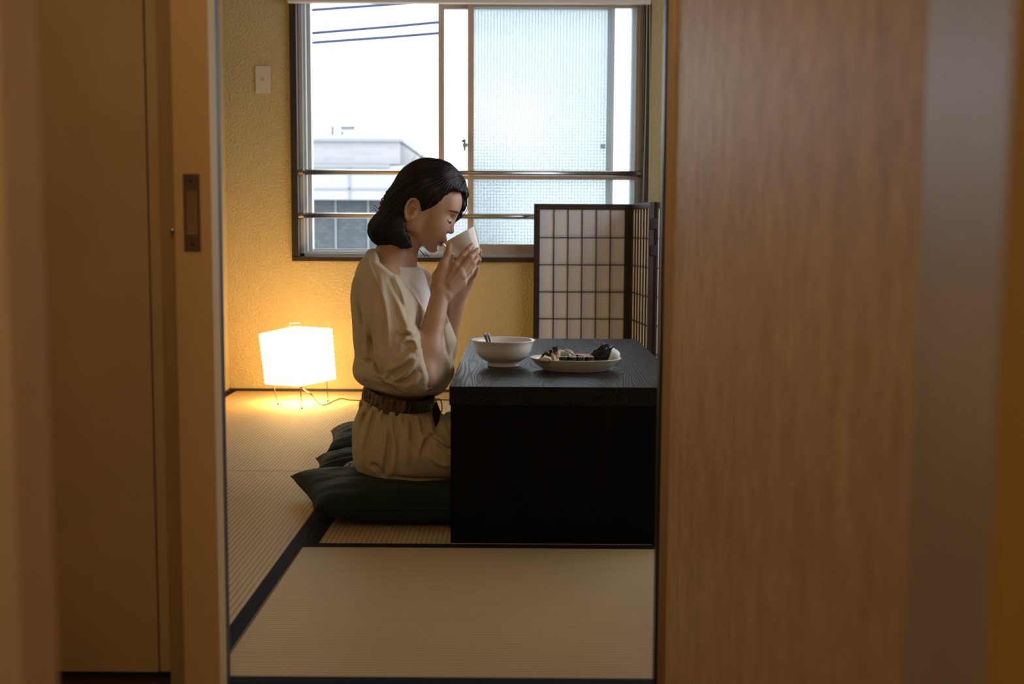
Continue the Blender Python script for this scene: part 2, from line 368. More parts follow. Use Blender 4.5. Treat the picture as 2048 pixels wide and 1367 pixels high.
# crescent latch and finger catches
c = P(929, 290, YB + .04)
obj('latch', MB().box(c.x - .007, c.x + .014, YB + .03, YB + .046, c.z - .008, c.z + .008).box(c.x - .003, c.x + .006, YB + .022, YB + .04, c.z - .026, c.z + .026)
    .box(c.x - .012, c.x + .002, YB + .026, YB + .04, c.z + .012, c.z + .024), M['steel_cap'], s_in, bevel=.002)
c = P(1206, 292, YB + .08)
obj('latch', MB().box(c.x - .012, c.x + .01, YB + .078, YB + .091, c.z - .012, c.z + .010), M['steel_cap'], s_out, bevel=.003)
for py in (345.5, 432):
    z = P(900, py, YB + .005).z; yy = YB + .003
    r_ = obj('guard_rail', MB().tube([(ax0 + .001, yy, z), (ax1 - .001, yy, z)], .0125, 20), M['steel'], win, smooth=True)
    for xa_ in (ax0, ax1 - .022): obj('end_cap', MB().tube([(xa_, yy, z), (xa_ + .022, yy, z)], .0152, 20), M['steel_cap'], r_, smooth=False)
# blind box and pull cords
t = thing('blind_head_box', ((wx0 + wx1) / 2, YB, 1.80), 'pale blind box along the top of the window with hanging pull cords', 'blind')
zb = P(900, 6.5, YB - .05).z
obj('head_box', MB().box(P(575, 5, YB - .05).x, P(1302, 5, YB - .05).x, YB - .062, YB - .024, zb, zb + .05), M['white_box'], t, bevel=.004)
for (a, b_, yv) in (((1294, 8), (1286, 405), .033), ((1299.5, 8), (1297, 405), .036)):
    p0 = P(*a, YB - yv); p1 = P(*b_, YB - yv)
    pts = smooth_path([p0 + Vector((0, 0, .02)), p0.lerp(p1, .5) + Vector((.003, 0, 0)), p1, Vector((p1.x, p1.y, .35))], 6)
    obj('pull_cord', MB().tube(pts, .0016, 6), M['cord'], t, smooth=True)
# wall outlet plate
t0 = P(526, 159, YB)
t = thing('wall_outlet', t0, 'white outlet plate on the textured wall left of the window', 'wall outlet')
hw, hh = .034, .0610
obj('cover_plate', MB().box(t0.x - hw, t0.x + hw, YB - .008, YB, t0.z - hh, t0.z + hh), M['white_plastic'], t, bevel=.003)
obj('socket', MB().box(t0.x - .013, t0.x + .013, YB - .0095, YB - .005, t0.z - .011, t0.z + .011), M['white_plastic'], t, bevel=.001)
for dx in (-.0055, .0055):
    obj('slot', MB().box(t0.x + dx - .0012, t0.x + dx + .0012, YB - .0100, YB - .0075, t0.z - .005, t0.z + .005), M['black'], t)
# ------------------------------------------------------------------ outside
YO = 17.0
q = lambda px, py, Y=YO: P(px, py, Y)
tb = thing('building', (q(700, 520).x, YO, -3), 'pale tiled building across the street with a dark tiled lower wall', 'building')
xL = q(560, 400).x
x1 = q(798, 284).x; zt = q(700, 283).z; zm = q(700, 328).z; zb_ = q(700, 400).z; xe = q(1010, 440).x; x2 = q(1010, 440).x
obj('parapet', MB().box(xL, x1, YO, YO + 6, zm, zt), M['tile_pale'], tb)
pl = [(x1, zm), (x1, zt), (q(855, 330).x, q(855, 330).z), (xe, q(1010, 425).z), (xe, zm - 1)]
obj('sloped_wing', MB().prism([(x1, zt), (q(880, 348).x, q(880, 348).z), (q(880, 348).x, zb_), (x1, zb_)], YO + .3, YO + 6, 'y'), M['facade'], tb)
obj('coping', MB().box(xL, x1 + .05, YO - .06, YO + 6, zt, zt + .05), M['facade_line'], tb)
obj('facade_band', MB().box(xL, xe, YO - .25, YO + 5, zb_, zm - .03), M['facade'], tb)
obj('ledge_line', MB().box(xL, q(783, 328).x, YO - .3, YO - .2, zm - .06, zm - .02).box(q(704, 350).x - .012, q(704, 350).x + .012, YO - .27, YO - .2, zb_, zm - .03), M['facade_line'], tb)
obj('ledge_line', MB().box(xL, xe, YO - .27, YO - .22, zb_ + .14, zb_ + .165), M['facade_line'], tb)
obj('lower_wall', MB().box(xL, xe, YO, YO + 5, -3, zb_), M['tile_dark'], tb)
for px in (672, 737, 860): obj('wall_joint', MB().box(q(px, 450).x - .010, q(px, 450).x + .010, YO - .03, YO, -3, zb_), M['facade_line'], tb)  # darker vertical joints of the tiled wall, built as thin strips
tb = thing('building', (q(680, 270, 40).x, 40, -3), 'faint white building far away above the pale tiled roofline', 'building')
w = lambda px, py: P(px, py, 40)
obj('wall', MB().box(w(600, 300).x, w(735, 300).x, 40, 46, -3, w(650, 246).z), M['far_white'], tb)
obj('window', MB().box(w(663, 260).x, w(668, 260).x, 39.9, 40.1, w(660, 271).z, w(660, 252).z), M['far_window'], tb)
obj('window', MB().box(w(682, 260).x, w(710, 260).x, 39.9, 40.1, w(660, 259).z, w(660, 252).z), M['far_window'], tb)
obj('window', MB().box(w(682, 260).x, w(687, 260).x, 39.9, 40.1, w(660, 270).z, w(660, 263).z), M['far_window'], tb)
for a, b_, lab in (((560, 24.5), (1000, -9), 'topmost dark power cable crossing the sky outside'), ((560, 71.5), (1000, 33), 'middle dark power cable crossing the sky outside'), ((560, 90), (1000, 56), 'lowest dark power cable crossing the sky outside')):
    p0 = P(*a, 8); p1 = P(*b_, 8.2); d = p1 - p0
    pts = [p0 - d * 1.0, p0 - d * .3, p0, p0.lerp(p1, .5) - Vector((0, 0, .004)), p1, p1 + d * .5]
    o = obj('power_cable', MB().tube(pts, .0112, 8), M['cable'], origin=p0, smooth=True)
    tag(o, lab, 'cable', 'power cables outside the window')
obj_ground = struct('ground', MB().box(-40, 40, YB + 1, 80, -3.1, -3), M['facade'])
# ------------------------------------------------------------------ front partition, sliding doors, near walls
# hall enclosure
struct('wall_hall_left', MB().box(-1.7, -1.6, -1.6, 1.97, -.1, ZC), M['hall_wall'])
struct('wall_hall_rear', MB().box(-1.6, XR + .3, -1.6, -1.5, -.1, ZC), M['hall_wall'])
struct('wall_hall_right', MB().box(XR + .1, XR + .2, -1.5, 1.97, -.1, ZC), M['hall_wall'])
yA = 1.922
xa_line = P(303, 683, yA).x; xa_r = P(337, 683, yA).x
d1 = struct('door_1', MB().box(-1.6, xa_line - .0015, yA, yA + .025, .004, ZC), M['door_panel'])
d1['label'] = 'beige sliding door panel left of the doorway'
obj('stile', MB().box(xa_line + .0015, xa_r, yA - .003, yA + .028, .004, ZC), M['door_panel'], d1, bevel=.003)
obj('bottom_gap', MB().box(-1.6, xa_r, yA + .006, yA + .02, -.05, .004), M['black'], d1)
yB_ = 1.82
xb0, xb1 = P(352, 683, yB_).x, P(428, 683, yB_).x
d2 = struct('door_2', MB().box(xb0, xb1, yB_, yB_ + .045, -.05, ZC), M['door_stile'], bevel=.004)
d2['label'] = 'narrow leading stile of the sliding door with a recessed pull'
obj('groove', MB().box(P(332, 683, 1.88).x, xb0, 1.865, 1.91, -.05, ZC), M['groove_shade'], d2)
obj('edge_strip', MB().box(xb1 - .002, P(436, 683, 1.88).x, yB_ + .012, yB_ + .075, -.05, ZC), mat('grey_door_edge', (.055, .042, .046), .5), d2, bevel=.002)
kn = P(345, 460, 1.858)
obj('door_knob', MB().ell(kn, (.0045, .004, .0045), 14), M['steel'], d2, smooth=True)
# recessed pull
c = P(384, 425, yB_); hw, hh = .0125, .0590
hd = obj('door_handle', MB().box(c.x - hw, c.x + hw, yB_ - .0022, yB_ + .001, c.z + hh * .58, c.z + hh).box(c.x - hw, c.x + hw, yB_ - .0022, yB_ + .001, c.z - hh, c.z - hh * .58)
         .box(c.x - hw, c.x - hw * .72, yB_ - .0022, yB_ + .001, c.z - hh * .58, c.z + hh * .58).box(c.x + hw * .72, c.x + hw, yB_ - .0022, yB_ + .001, c.z - hh * .58, c.z + hh * .58), mat('aged_brass_plate', (.16, .11, .07), .45, .8), d2)
mb = MB(); nn = 14; vs = []; 
for i in range(nn + 1):
    z = c.z + hh * .58 - 2 * hh * .58 * i / nn; y = yB_ - .0005 - .0012 + .0 + (.0005 if True else 0)
    dep = .0012 * math.sin(math.pi * i / nn) ** .7
    vs += [(c.x - hw * .75, yB_ - .0018 + dep, z), (c.x + hw * .75, yB_ - .0018 + dep, z)]
mb.add(vs, [(2 * i, 2 * i + 1, 2 * i + 3, 2 * i + 2) for i in range(nn)])
obj('recess_cup', mb, mat('polished_brass_cup', (.40, .29, .18), .3, 1.0), hd, smooth=True)
for s_ in (-1, 1): obj('screw', MB().lathe([(.0022, 0), (.0022, .001)], (0, 0, 0), 14, frame=Matrix.Translation((c.x, yB_ - .002, c.z + s_ * hh * .82)) @ Matrix.Rotation(R(90), 4, 'X')), M['lamp_wire'], hd)
# lintel above
struct('trim_3', MB().box(-.6, .4, 1.80, 1.93, 1.80, ZC), M['door_stile'])
# right door leaf running towards the camera and its rounded edge
ye = 1.81; xr0 = P(1322, 683, ye).x
d3 = struct('door_3', MB().prism([(xr0 + .012, ye - .003), (.262, .765), (.30, .765), (.29, ye - .003)], -.05, ZC), M['board'])
d3['label'] = 'wood grained door leaf at right running towards the camera'
xe0 = P(1326, 683, ye - .01).x
obj('rounded_edge', MB().tube([(xe0 + .0105, ye - .008, -.05), (xe0 + .0105, ye - .008, ZC)], .0105, 24), M['edge_trim'], d3, smooth=True)
obj('dark_strip', MB().box(xr0 - .001, xr0 + .03, ye + .002, ye + .03, -.05, ZC), M['black'], d3)  # narrow black strip to the left of the rounded edge
struct('wall_front_right', MB().box(xr0 + .03, XR, 1.85, 1.878, -.05, ZC), M['hall_wall'])
struct('wall_near_left', MB().box(-1.6, P(98, 683, .76).x, .70, .76, -.05, ZC), M['near_wall'], bevel=.003)
e1 = P(1842, 683, .755).x; e2 = P(1998, 683, .50).x
struct('wall_near_right', MB().prism([(e1, .764), (e2, .50), (e2 + .07, .50), (e1 + .07, .764)], -.05, ZC), varied('grey_jamb_wood', (.44, .36, .27), (.48, .39, .30), 6, .45, .1, .001, 50))
struct('wall_near_far_right', MB().box(e2 + .001, .9, .46, .50, -.05, ZC), M['near_wall_dark'])
# ------------------------------------------------------------------ low table
ty0, ty1 = 2.765, 4.02; tz = .3806; tx0, tx1 = P(898.5, 773, ty0).x, P(1273, 677, ty1).x
t = thing('low_table', ((tx0 + tx1) / 2, (ty0 + ty1) / 2, 0), 'low black wooden table with streaky grained top and solid end panel', 'table')
obj('tabletop', MB().box(tx0, tx1, ty0, ty1, tz - .045, tz), M['table'], t, bevel=.0015)
obj('end_panel', MB().box(tx0 + .003, tx1 - .003, ty0 + .002, ty0 + .038, .0015, tz - .045), M['table_side_shaded'], t, bevel=.001)
obj('end_panel', MB().box(tx0 + .003, tx1 - .003, ty1 - .038, ty1 - .002, 0.0015, tz - .045), M['table_side_shaded'], t, bevel=.001)
# ------------------------------------------------------------------ folding screen
sc_h = P(1070, 407, 5.33).z
t = thing('folding_screen', (.5, 5.2, 0), 'dark wood folding screen with papered lattice panels behind the table', 'folding screen')
def panel(a, b):
    a = Vector((a[0], a[1], 0)); b = Vector((b[0], b[1], 0)); u = (b - a); L = u.length; u.normalize(); w = Vector((-u.y, u.x, 0))
    def bx(m_, s0, s1, t0, t1, z0, z1):
        vs = [a + u * s_ + w * t_ + Vector((0, 0, z_)) for s_ in (s0, s1) for t_ in (t0, t1) for z_ in (z0, z1)]
        m_.add(vs, [(0, 1, 3, 2), (4, 6, 7, 5), (0, 4, 5, 1), (2, 3, 7, 6), (0, 2, 6, 4), (1, 5, 7, 3)])
    fr = MB(); st = .027; bx(fr, 0, st, -.009, .009, .002, sc_h); bx(fr, L - st, L, -.009, .009, .002, sc_h)
    bx(fr, st, L - st, -.009, .009, sc_h - .026, sc_h); bx(fr, st, L - st, -.009, .009, .06, .10)
    f_ = obj('panel_frame', fr, M['screen_wood'], t, bevel=.001)
    la = MB(); n = 6; cw = (L - 2 * st) / n
    for i in range(1, n): bx(la, st + cw * i - .0022, st + cw * i + .0022, -.007, .0, .10, sc_h - .026)
    z = sc_h - .026 - .1255
    while z > .11: bx(la, st, L - st, -.0075, -.0005, z - .002, z + .002); z -= .1225
    obj('lattice', la, M['screen_wood'], f_)
    pa = MB(); bx(pa, st, L - st, .0, .0012, .10, sc_h - .026); obj('paper', pa, M['shoji'], f_)
sx0 = P(1068, 420, 5.335).x; sx1 = P(1261.5, 420, 5.335).x
panel((sx0, 5.335), (sx1, 5.335))
pe = P(1304, 420, 4.90)
panel((sx1 + .008, 5.325), (pe.x, 4.90))
panel((pe.x + .014, 4.905), (pe.x + .16, 5.325))
for z in (sc_h - .09, sc_h - .20, .2):
    obj('hinge', MB().box(pe.x - .004, pe.x + .018, 4.884, 4.894, z - .022, z + .022), M['black'], t, bevel=.002)
    obj('hinge', MB().box(sx1 - .004, sx1 + .012, 5.318, 5.325, z - .022, z + .022), M['black'], t, bevel=.002)
# ------------------------------------------------------------------ paper lamp
lc = Vector((-.925, 5.045, 0))
t = thing('paper_lamp', lc, 'glowing square white paper floor lamp on thin wire legs in the corner', 'lamp')
# corners of the shade in plan, slightly skewed: front, right, back, left
bot = [P(601, 772, 4.885), P(674.5, 757, 5.08), Vector((-.925, 5.215, .118)), P(527, 768, 5.035)]
top = [P(595, 672, 4.885), P(667, 657, 5.07), P(590, 652, 5.215), P(514.5, 668, 5.03)]
def ringpt(fr, k, c=False):
    # fr 0 bottom..1 top; rounded square loop
    cor = [bot[i].lerp(top[i], fr) for i in range(4)]; ce = sum(cor, Vector()) / 4; out = []
    for i in range(4):
        a, b = cor[i], cor[(i + 1) % 4]
        for j in range(8):
            tt = j / 8; p = a.lerp(b, tt)
            if j == 0: p = p.lerp(ce, .035)
            out.append(p)
    return [ce + (p - ce) * k for p in out]
N = 44; vs = []; fs = []
for i in range(N + 1):
    fr = i / N; rib = abs(math.sin(fr * math.pi * 11)); k = .975 + .025 * rib ** .6
    if fr < .02 : k = .985
    vs += ringpt(fr, k)
for i in range(N):
    for j in range(32): fs.append((i * 32 + j, i * 32 + (j + 1) % 32, (i + 1) * 32 + (j + 1) % 32, (i + 1) * 32 + j))
ce = sum(top, Vector()) / 4
k0 = len(vs); vs += [ce + (Vector(p) - ce) * .45 for p in vs[N * 32:N * 32 + 32]]
for j in range(32): fs.append((N * 32 + j, N * 32 + (j + 1) % 32, k0 + (j + 1) % 32, k0 + j))
sh = obj('lamp_shade', MB().add(vs, fs), M['lamp_paper'], t, smooth=True)
mb = MB()
for i in range(1, 12):
    r_ = ringpt(i / 11, .9775 * 1.004); mb.tube(r_ + [r_[0]], .0007, 5, False)
obj('shade_rib', mb, M['lamp_rib'], sh)
feet = [PZ(604, 818, 0), PZ(656, 803.5, 0), PZ(603, 801, 0), PZ(556, 810, 0)]
tops_ = [P(600, 768, 4.90), P(653, 755, 5.09), P(600, 765, 5.18), P(546, 765, 5.03)]
for f_, p_ in zip(feet, tops_):
    g_ = obj('leg', MB().tube([p_, f_ + Vector((0, 0, .004))], .0016, 8), M['lamp_wire'], t)
    obj('foot', MB().ell(f_ + Vector((0, 0, .0048)), (.0045,) * 3, 12), M['lamp_wire'], g_, smooth=True)
hp = [P(580, 656, 5.1), P(580, 646, 5.1), P(600, 645, 5.1), P(600, 656, 5.1)]
obj('wire_handle', MB().tube(hp, .0014, 8), M['steel'], t)
bl = Vector((-.925, 5.045, .20))
obj('bulb', MB().ell(bl, (.026, .026, .032), 20), (lambda m: (m.node_tree.nodes['Principled BSDF'].inputs['Emission Color'].__setattr__('default_value', (1, .72, .38, 1)), m.node_tree.nodes['Principled BSDF'].inputs['Emission Strength'].__setattr__('default_value', 90.0), m)[-1])(mat('lit_bulb', (.9, .8, .6), .4)), t, smooth=True)
pts = [P(603, 772, 5.0), P(607, 778, 5.0), PZ(622, 788, .06), PZ(632, 800, .012)] + [PZ(a, b_, .004) for a, b_ in ((642, 808), (652, 808.5), (668, 801), (682, 796.5), (700, 799), (730, 800.5), (800, 800), (890, 799), (960, 801))]
obj('power_cord', MB().tube(smooth_path(pts, 8), .0026, 8), M['lamp_wire'], t, smooth=True)
# ------------------------------------------------------------------ cushions
def cushion(c, sx, sy, h, rot, label, seed, sag=None, lift=0, shear=0):
    rs = np.random.RandomState(seed); n = 96
    u = np.linspace(-1, 1, n); U, V_ = np.meshgrid(u, u, indexing='ij')
    prof = np.clip((1 - np.abs(U) ** 3.2) * (1 - np.abs(V_) ** 3.2), 0, 1) ** .42
    # sides pulled in between the corners
    pin = 1 - .055 * (1 - V_ ** 2) * np.abs(U) ** 2; pin2 = 1 - .055 * (1 - U ** 2) * np.abs(V_) ** 2
    X = U * pin * sx; Y = V_ * pin2 * sy
    wr = np.zeros_like(U)
    for _ in range(26):
        th = rs.uniform(-.5, .5) + (0 if rs.rand() < .6 else 1.57); fq = rs.uniform(5, 17); ph = rs.uniform(0, 6.3)
        cx, cy = rs.uniform(-1, 1, 2); env = np.exp(-(((U - cx) / .45) ** 2 + ((V_ - cy) / .35) ** 2))
        wr += env * np.sin(fq * (U * np.sin(th) + V_ * np.cos(th)) * 1.5 + ph) * .0022
    zt = h * .5 * prof; 
    if sag is not None:
        for (ax, ay, rr, dd) in sag: zt = zt - dd * np.exp(-(((U - ax) / rr[0]) ** 2 + ((V_ - ay) / rr[1]) ** 2)) * prof
    Zt = h * .5 + zt + wr * prof; Zb = h * .5 - h * .5 * np.clip(prof, 0, 1) ** 1.0
    corner = (np.abs(U) * np.abs(V_)) ** 4 * lift
    Zt = Zt + corner; Zb = np.maximum(Zb + corner, 0.001)
    X = X + shear * Y
    cr, sr = math.cos(rot), math.sin(rot)
    def w3(Z): return np.stack([c[0] + X * cr - Y * sr, c[1] + X * sr + Y * cr, Z + c[2]], -1).reshape(-1, 3)
    VV = np.concatenate([w3(Zt), w3(Zb)]); idx = np.arange(n * n).reshape(n, n)
    Q = np.stack([idx[:-1, :-1], idx[1:, :-1], idx[1:, 1:], idx[:-1, 1:]], -1).reshape(-1, 4)
    F = [Q, Q[:, ::-1] + n * n]
    ring = np.concatenate([idx[:-1, 0], idx[-1, :-1], idx[:0:-1, -1], idx[0, :0:-1]]); r2 = np.roll(ring, -1)
    F.append(np.stack([r2, ring, ring + n * n, r2 + n * n], -1)); F = np.concatenate(F)
    o = obj('floor_cushion', (VV, F), M['cushion'], origin=c, smooth=True)
    tag(o, label, 'cushion', 'dark green floor cushions'); 
    pp = [tuple(VV[i] - np.array([0, 0, 0])) for i in list(ring) + [ring[0]]]
    obj('seam_piping', MB().tube(pp, .0022, 6, False), M['cushion'], o, smooth=True)
    return o
cushion((-.283, 3.068, 0.001), .288, .200, .108, R(0), 'dark green floor cushion nearest the camera, under the kneeling woman', 3, [(.30, .0, (.60, .9), .018)], .0, -.34)
cushion((-.330, 3.430, 0.001), .268, .120, .100, R(0), 'flattened dark green floor cushion, middle of the three beside the table', 9, None, 0, -.15)
cushion((-.345, 3.775, 0.001), .268, .205, .124, R(0), 'wrinkled dark green floor cushion, farthest of the three toward the window', 21, None, 0, -.12)
# ------------------------------------------------------------------ implicit surfaces for the figure
class Field:
    def __init__(s, lo, hi, h):
        s.lo = np.array(lo, float); s.h = h; s.n = np.ceil((np.array(hi) - s.lo) / h).astype(int) + 1
        s.ax = [s.lo[i] + np.arange(s.n[i]) * h for i in range(3)]
        s.f = np.full(s.n, .05, np.float32)
    def sub(s, lo, hi):
        a = np.clip(np.floor((np.array(lo) - s.lo) / s.h).astype(int), 0, s.n); b = np.clip(np.ceil((np.array(hi) - s.lo) / s.h).astype(int) + 1, 0, s.n)
        sl = tuple(slice(a[i], b[i]) for i in range(3))
        X = s.ax[0][sl[0]][:, None, None]; Y = s.ax[1][sl[1]][None, :, None]; Z = s.ax[2][sl[2]][None, None, :]
        return sl, X, Y, Z
    def put(s, d, sl, k, mode='add'):
        a = s.f[sl]; d = d.astype(np.float32)
        if mode == 'add':
            h = np.maximum(k - np.abs(a - d), 0) / max(k, 1e-6); s.f[sl] = np.minimum(a, d) - h * h * k * .25
        else:
            d = -d; h = np.maximum(k - np.abs(a - d), 0) / max(k, 1e-6); s.f[sl] = np.maximum(a, d) + h * h * k * .25
    def cone(s, a, b, r1, r2, k=.01, mode='add', sy=1.0):
        a = np.array(a, float); b = np.array(b, float); m_ = max(r1, r2) * max(1, sy) + k + .012
        sl, X, Y, Z = s.sub(np.minimum(a, b) - m_, np.maximum(a, b) + m_)
        ba = (b - a) * np.array([1, 1 / sy, 1]); px, py, pz = X - a[0], (Y - a[1]) / sy, Z - a[2]
        t = np.clip((px * ba[0] + py * ba[1] + pz * ba[2]) / max(ba @ ba, 1e-12), 0, 1)
        d = np.sqrt((px - t * ba[0]) ** 2 + (py - t * ba[1]) ** 2 + (pz - t * ba[2]) ** 2) - (r1 + t * (r2 - r1))
        s.put(d, sl, k, mode)
    def ell(s, c, r, k=.01, mode='add', M3=None):
        c = np.array(c, float); m_ = max(r) + k + .012
        sl, X, Y, Z = s.sub(c - m_, c + m_); x, y, z = X - c[0], Y - c[1], Z - c[2]
        if M3 is None: A = (x + 0 * y + 0 * z, y + 0 * x + 0 * z, z + 0 * x + 0 * y)
        else: A = [x * M3[i][0] + y * M3[i][1] + z * M3[i][2] for i in range(3)]
        k0 = np.sqrt(sum((A[i] / r[i]) ** 2 for i in range(3))); k1 = np.sqrt(sum((A[i] / r[i] ** 2) ** 2 for i in range(3))) + 1e-9
        s.put(k0 * (k0 - 1) / k1, sl, k, mode)
    def mesh(s):
        f = s.f; ins = f < 0; n = s.n
        c = [(i, j, k) for i in (0, 1) for j in (0, 1) for k in (0, 1)]
        def sh(a, o): return a[o[0]:n[0] - 1 + o[0], o[1]:n[1] - 1 + o[1], o[2]:n[2] - 1 + o[2]]
        cnt = np.zeros(n - 1, np.uint8)
        for o in c: cnt += sh(ins, o)
        cells = np.argwhere((cnt > 0) & (cnt < 8)); idx = np.full(n - 1, -1, np.int64); idx[tuple(cells.T)] = np.arange(len(cells))
        vals = np.stack([f[cells[:, 0] + o[0], cells[:, 1] + o[1], cells[:, 2] + o[2]] for o in c], 1).astype(float)
        acc = np.zeros((len(cells), 3)); num = np.zeros(len(cells))
        for i, a in enumerate(c):
            for j, b in enumerate(c):
                if j <= i or sum(abs(a[q] - b[q]) for q in range(3)) != 1: continue
                va, vb = vals[:, i], vals[:, j]; mk = (va < 0) != (vb < 0); t = np.where(mk, va / np.where(mk, va - vb, 1), 0)
                p = np.array(a)[None] + t[:, None] * (np.array(b) - np.array(a))[None]; acc += p * mk[:, None]; num += mk
        V = s.lo + (cells + acc / num[:, None]) * s.h
        F = []
        for axn in range(3):
            o1, o2 = [(1, 2), (2, 0), (0, 1)][axn]
            lo_ = [slice(1, n[q] - 1) for q in range(3)]; lo_[axn] = slice(0, n[axn] - 1); hi_ = list(lo_); hi_[axn] = slice(1, n[axn])
            A = ins[tuple(lo_)]; B = ins[tuple(hi_)]; e = np.argwhere(A != B)
            if not len(e): continue
            off = np.array([1, 1, 1]); off[axn] = 0; g = e + off
            flip = A[tuple(e.T)]
            u = np.zeros(3, int); u[o1] = 1; v = np.zeros(3, int); v[o2] = 1
            q = np.stack([idx[tuple((g - u - v).T)], idx[tuple((g - v).T)], idx[tuple(g.T)], idx[tuple((g - u).T)]], 1)
            q[~flip] = q[~flip][:, ::-1]; F.append(q)
        return V, np.concatenate(F)
    def sample(s, Pn):
        g = (Pn - s.lo) / s.h; i = np.clip(np.floor(g).astype(int), 0, s.n - 2); t = g - i; r = 0
        for a in (0, 1):
            for b in (0, 1):
                for c in (0, 1):
                    r = r + s.f[i[:, 0] + a, i[:, 1] + b, i[:, 2] + c] * (t[:, 0] if a else 1 - t[:, 0]) * (t[:, 1] if b else 1 - t[:, 1]) * (t[:, 2] if c else 1 - t[:, 2])
        return r
    def grad(s, Pn):
        e = s.h; g = np.stack([s.sample(Pn + np.eye(3)[q] * e) - s.sample(Pn - np.eye(3)[q] * e) for q in range(3)], 1)
        return g / (np.linalg.norm(g, axis=1, keepdims=True) + 1e-9)
    # ridges (+) and grooves (-) that run along paths in the x-z plane, on the side facing y<ymax
    def stroke(s, pts, w, amp, ymin=-9, ymax=9, taper=True):
        pts = [np.array((p[0], p[2])) for p in smooth_path([Vector(p) for p in pts], 5)]
        pad = w * 3; lo = np.min(pts, 0) - pad; hi = np.max(pts, 0) + pad
        sl, X, Y, Z = s.sub((lo[0], max(s.lo[1], ymin), lo[1]), (hi[0], min(s.ax[1][-1], ymax), hi[1]))
        X2 = X[:, 0, :] + 0 * Z[0]; Z2 = Z[:, 0, :] + 0 * X[:, 0, :]; best = np.full(X2.shape, 9.0); tt = np.zeros(X2.shape); L = len(pts) - 1
        for i in range(L):
            a, b = pts[i], pts[i + 1]; d = b - a; q = max(d @ d, 1e-12); t = np.clip(((X2 - a[0]) * d[0] + (Z2 - a[1]) * d[1]) / q, 0, 1)
            dd = np.hypot(X2 - a[0] - t * d[0], Z2 - a[1] - t * d[1]); m_ = dd < best; best[m_] = dd[m_]; tt[m_] = ((i + t) / L)[m_]
        g = np.exp(-(best / w) ** 2) * (np.sin(np.pi * np.clip(tt, .0, 1)) ** .8 if taper else 1)
        wy = np.clip((ymax - Y) / .07, 0, 1) * np.clip((Y - ymin) / .05, 0, 1)
        s.f[sl] -= (amp * g[:, None, :] * wy).astype(np.float32)
YM = 3.22                                   # the woman's middle plane
fv = np.array([.89, 0, -.455]); uv_ = np.array([.455, 0, .89]); sv = np.array([0, 1.0, 0])
fv /= np.linalg.norm(fv); uv_ /= np.linalg.norm(uv_)
HO = np.array(P(829, 425, YM))
def L(f_, s_, u_): return HO + fv * f_ + sv * s_ + uv_ * u_
HM = np.array([fv, sv, uv_])
def A(px, py, y): return np.array(P(px, py, y))
# ---------------- body: head, neck, arms, hands as one surface
hs = .0018
B = Field(A(690, 300, 3.0) * 1, (0, 0, 0), hs) if False else Field((-.50, 2.92, .25), (-.06, 3.50, .93), hs)
B.ell(L(.006, 0, .056), (.091, .073, .078), .02, M3=HM)
B.ell(L(.030, 0, .045), (.072, .066, .066), .03, M3=HM)
B.ell(L(.042, 0, -.005), (.058, .054, .062), .03, M3=HM)
for s_ in (-1, 1):
    B.cone(L(.014, s_ * .052, -.028), L(.080, s_ * .012, -.058), .014, .0125, .025)
    B.ell(L(.066, s_ * .036, .002), (.031, .025, .030), .02, M3=HM)
    B.ell(L(.074, s_ * .028, -.022), (.022, .020, .024), .02, M3=HM)
    B.ell(L(.078, s_ * .024, .052), (.019, .024, .012), .015, M3=HM)
    B.ell(L(.010, s_ * .060, -.012), (.022, .012, .034), .02, M3=HM)
B.ell(L(.071, 0, .070), (.028, .050, .032), .02, M3=HM)
B.ell(L(.078, 0, -.030), (.024, .028, .026), .015, M3=HM)
B.ell(L(.0868, 0, -.0600), (.0150, .017, .0135), .012, M3=HM)
for s_ in (-1, 1):                                                   # eye sockets and lids
    B.ell(L(.104, s_ * .031, .034), (.013, .017, .0085), .014, 'sub', M3=HM)
    B.ell(L(.0795, s_ * .0305, .029), (.0135, .0155, .0120), .004, M3=HM)
    B.cone(L(.0925, s_ * .022, .0235), L(.0855, s_ * .043, .0255), .0012, .0012, .002, 'sub')
    B.cone(L(.0965, s_ * .020, .038), L(.087, s_ * .043, .040), .0011, .0011, .003, 'sub')
B.cone(L(.094, 0, .040), L(.1075, 0, .006), .0072, .0078, .012)
B.ell(L(.1105, 0, .0015), (.0088, .0088, .0082), .006, M3=HM)
for s_ in (-1, 1):
    B.ell(L(.1005, s_ * .0112, -.0025), (.0090, .0062, .0070), .005, M3=HM)
    B.ell(L(.1050, s_ * .0062, -.0100), (.0042, .0027, .0022), .003, 'sub', M3=HM)
B.ell(L(.0995, 0, -.0270), (.0125, .020, .0095), .008, M3=HM)
for s_ in (-.006, .006): B.ell(L(.1050, s_, -.0315), (.0068, .0110, .0048), .005, M3=HM)
B.ell(L(.0985, 0, -.0455), (.0105, .0155, .0068), .006, M3=HM)
B.cone(L(.108, -.011, -.0385), L(.110, .011, -.0385), .0022, .0022, .004, 'sub')
for s_ in (-1, 1): B.cone(L(.110, s_ * .008, -.0385), L(.0955, s_ * .0235, -.0405), .0018, .0012, .004, 'sub')
B.ell(L(.1015, 0, -.0540), (.006, .018, .005), .008, 'sub', M3=HM)
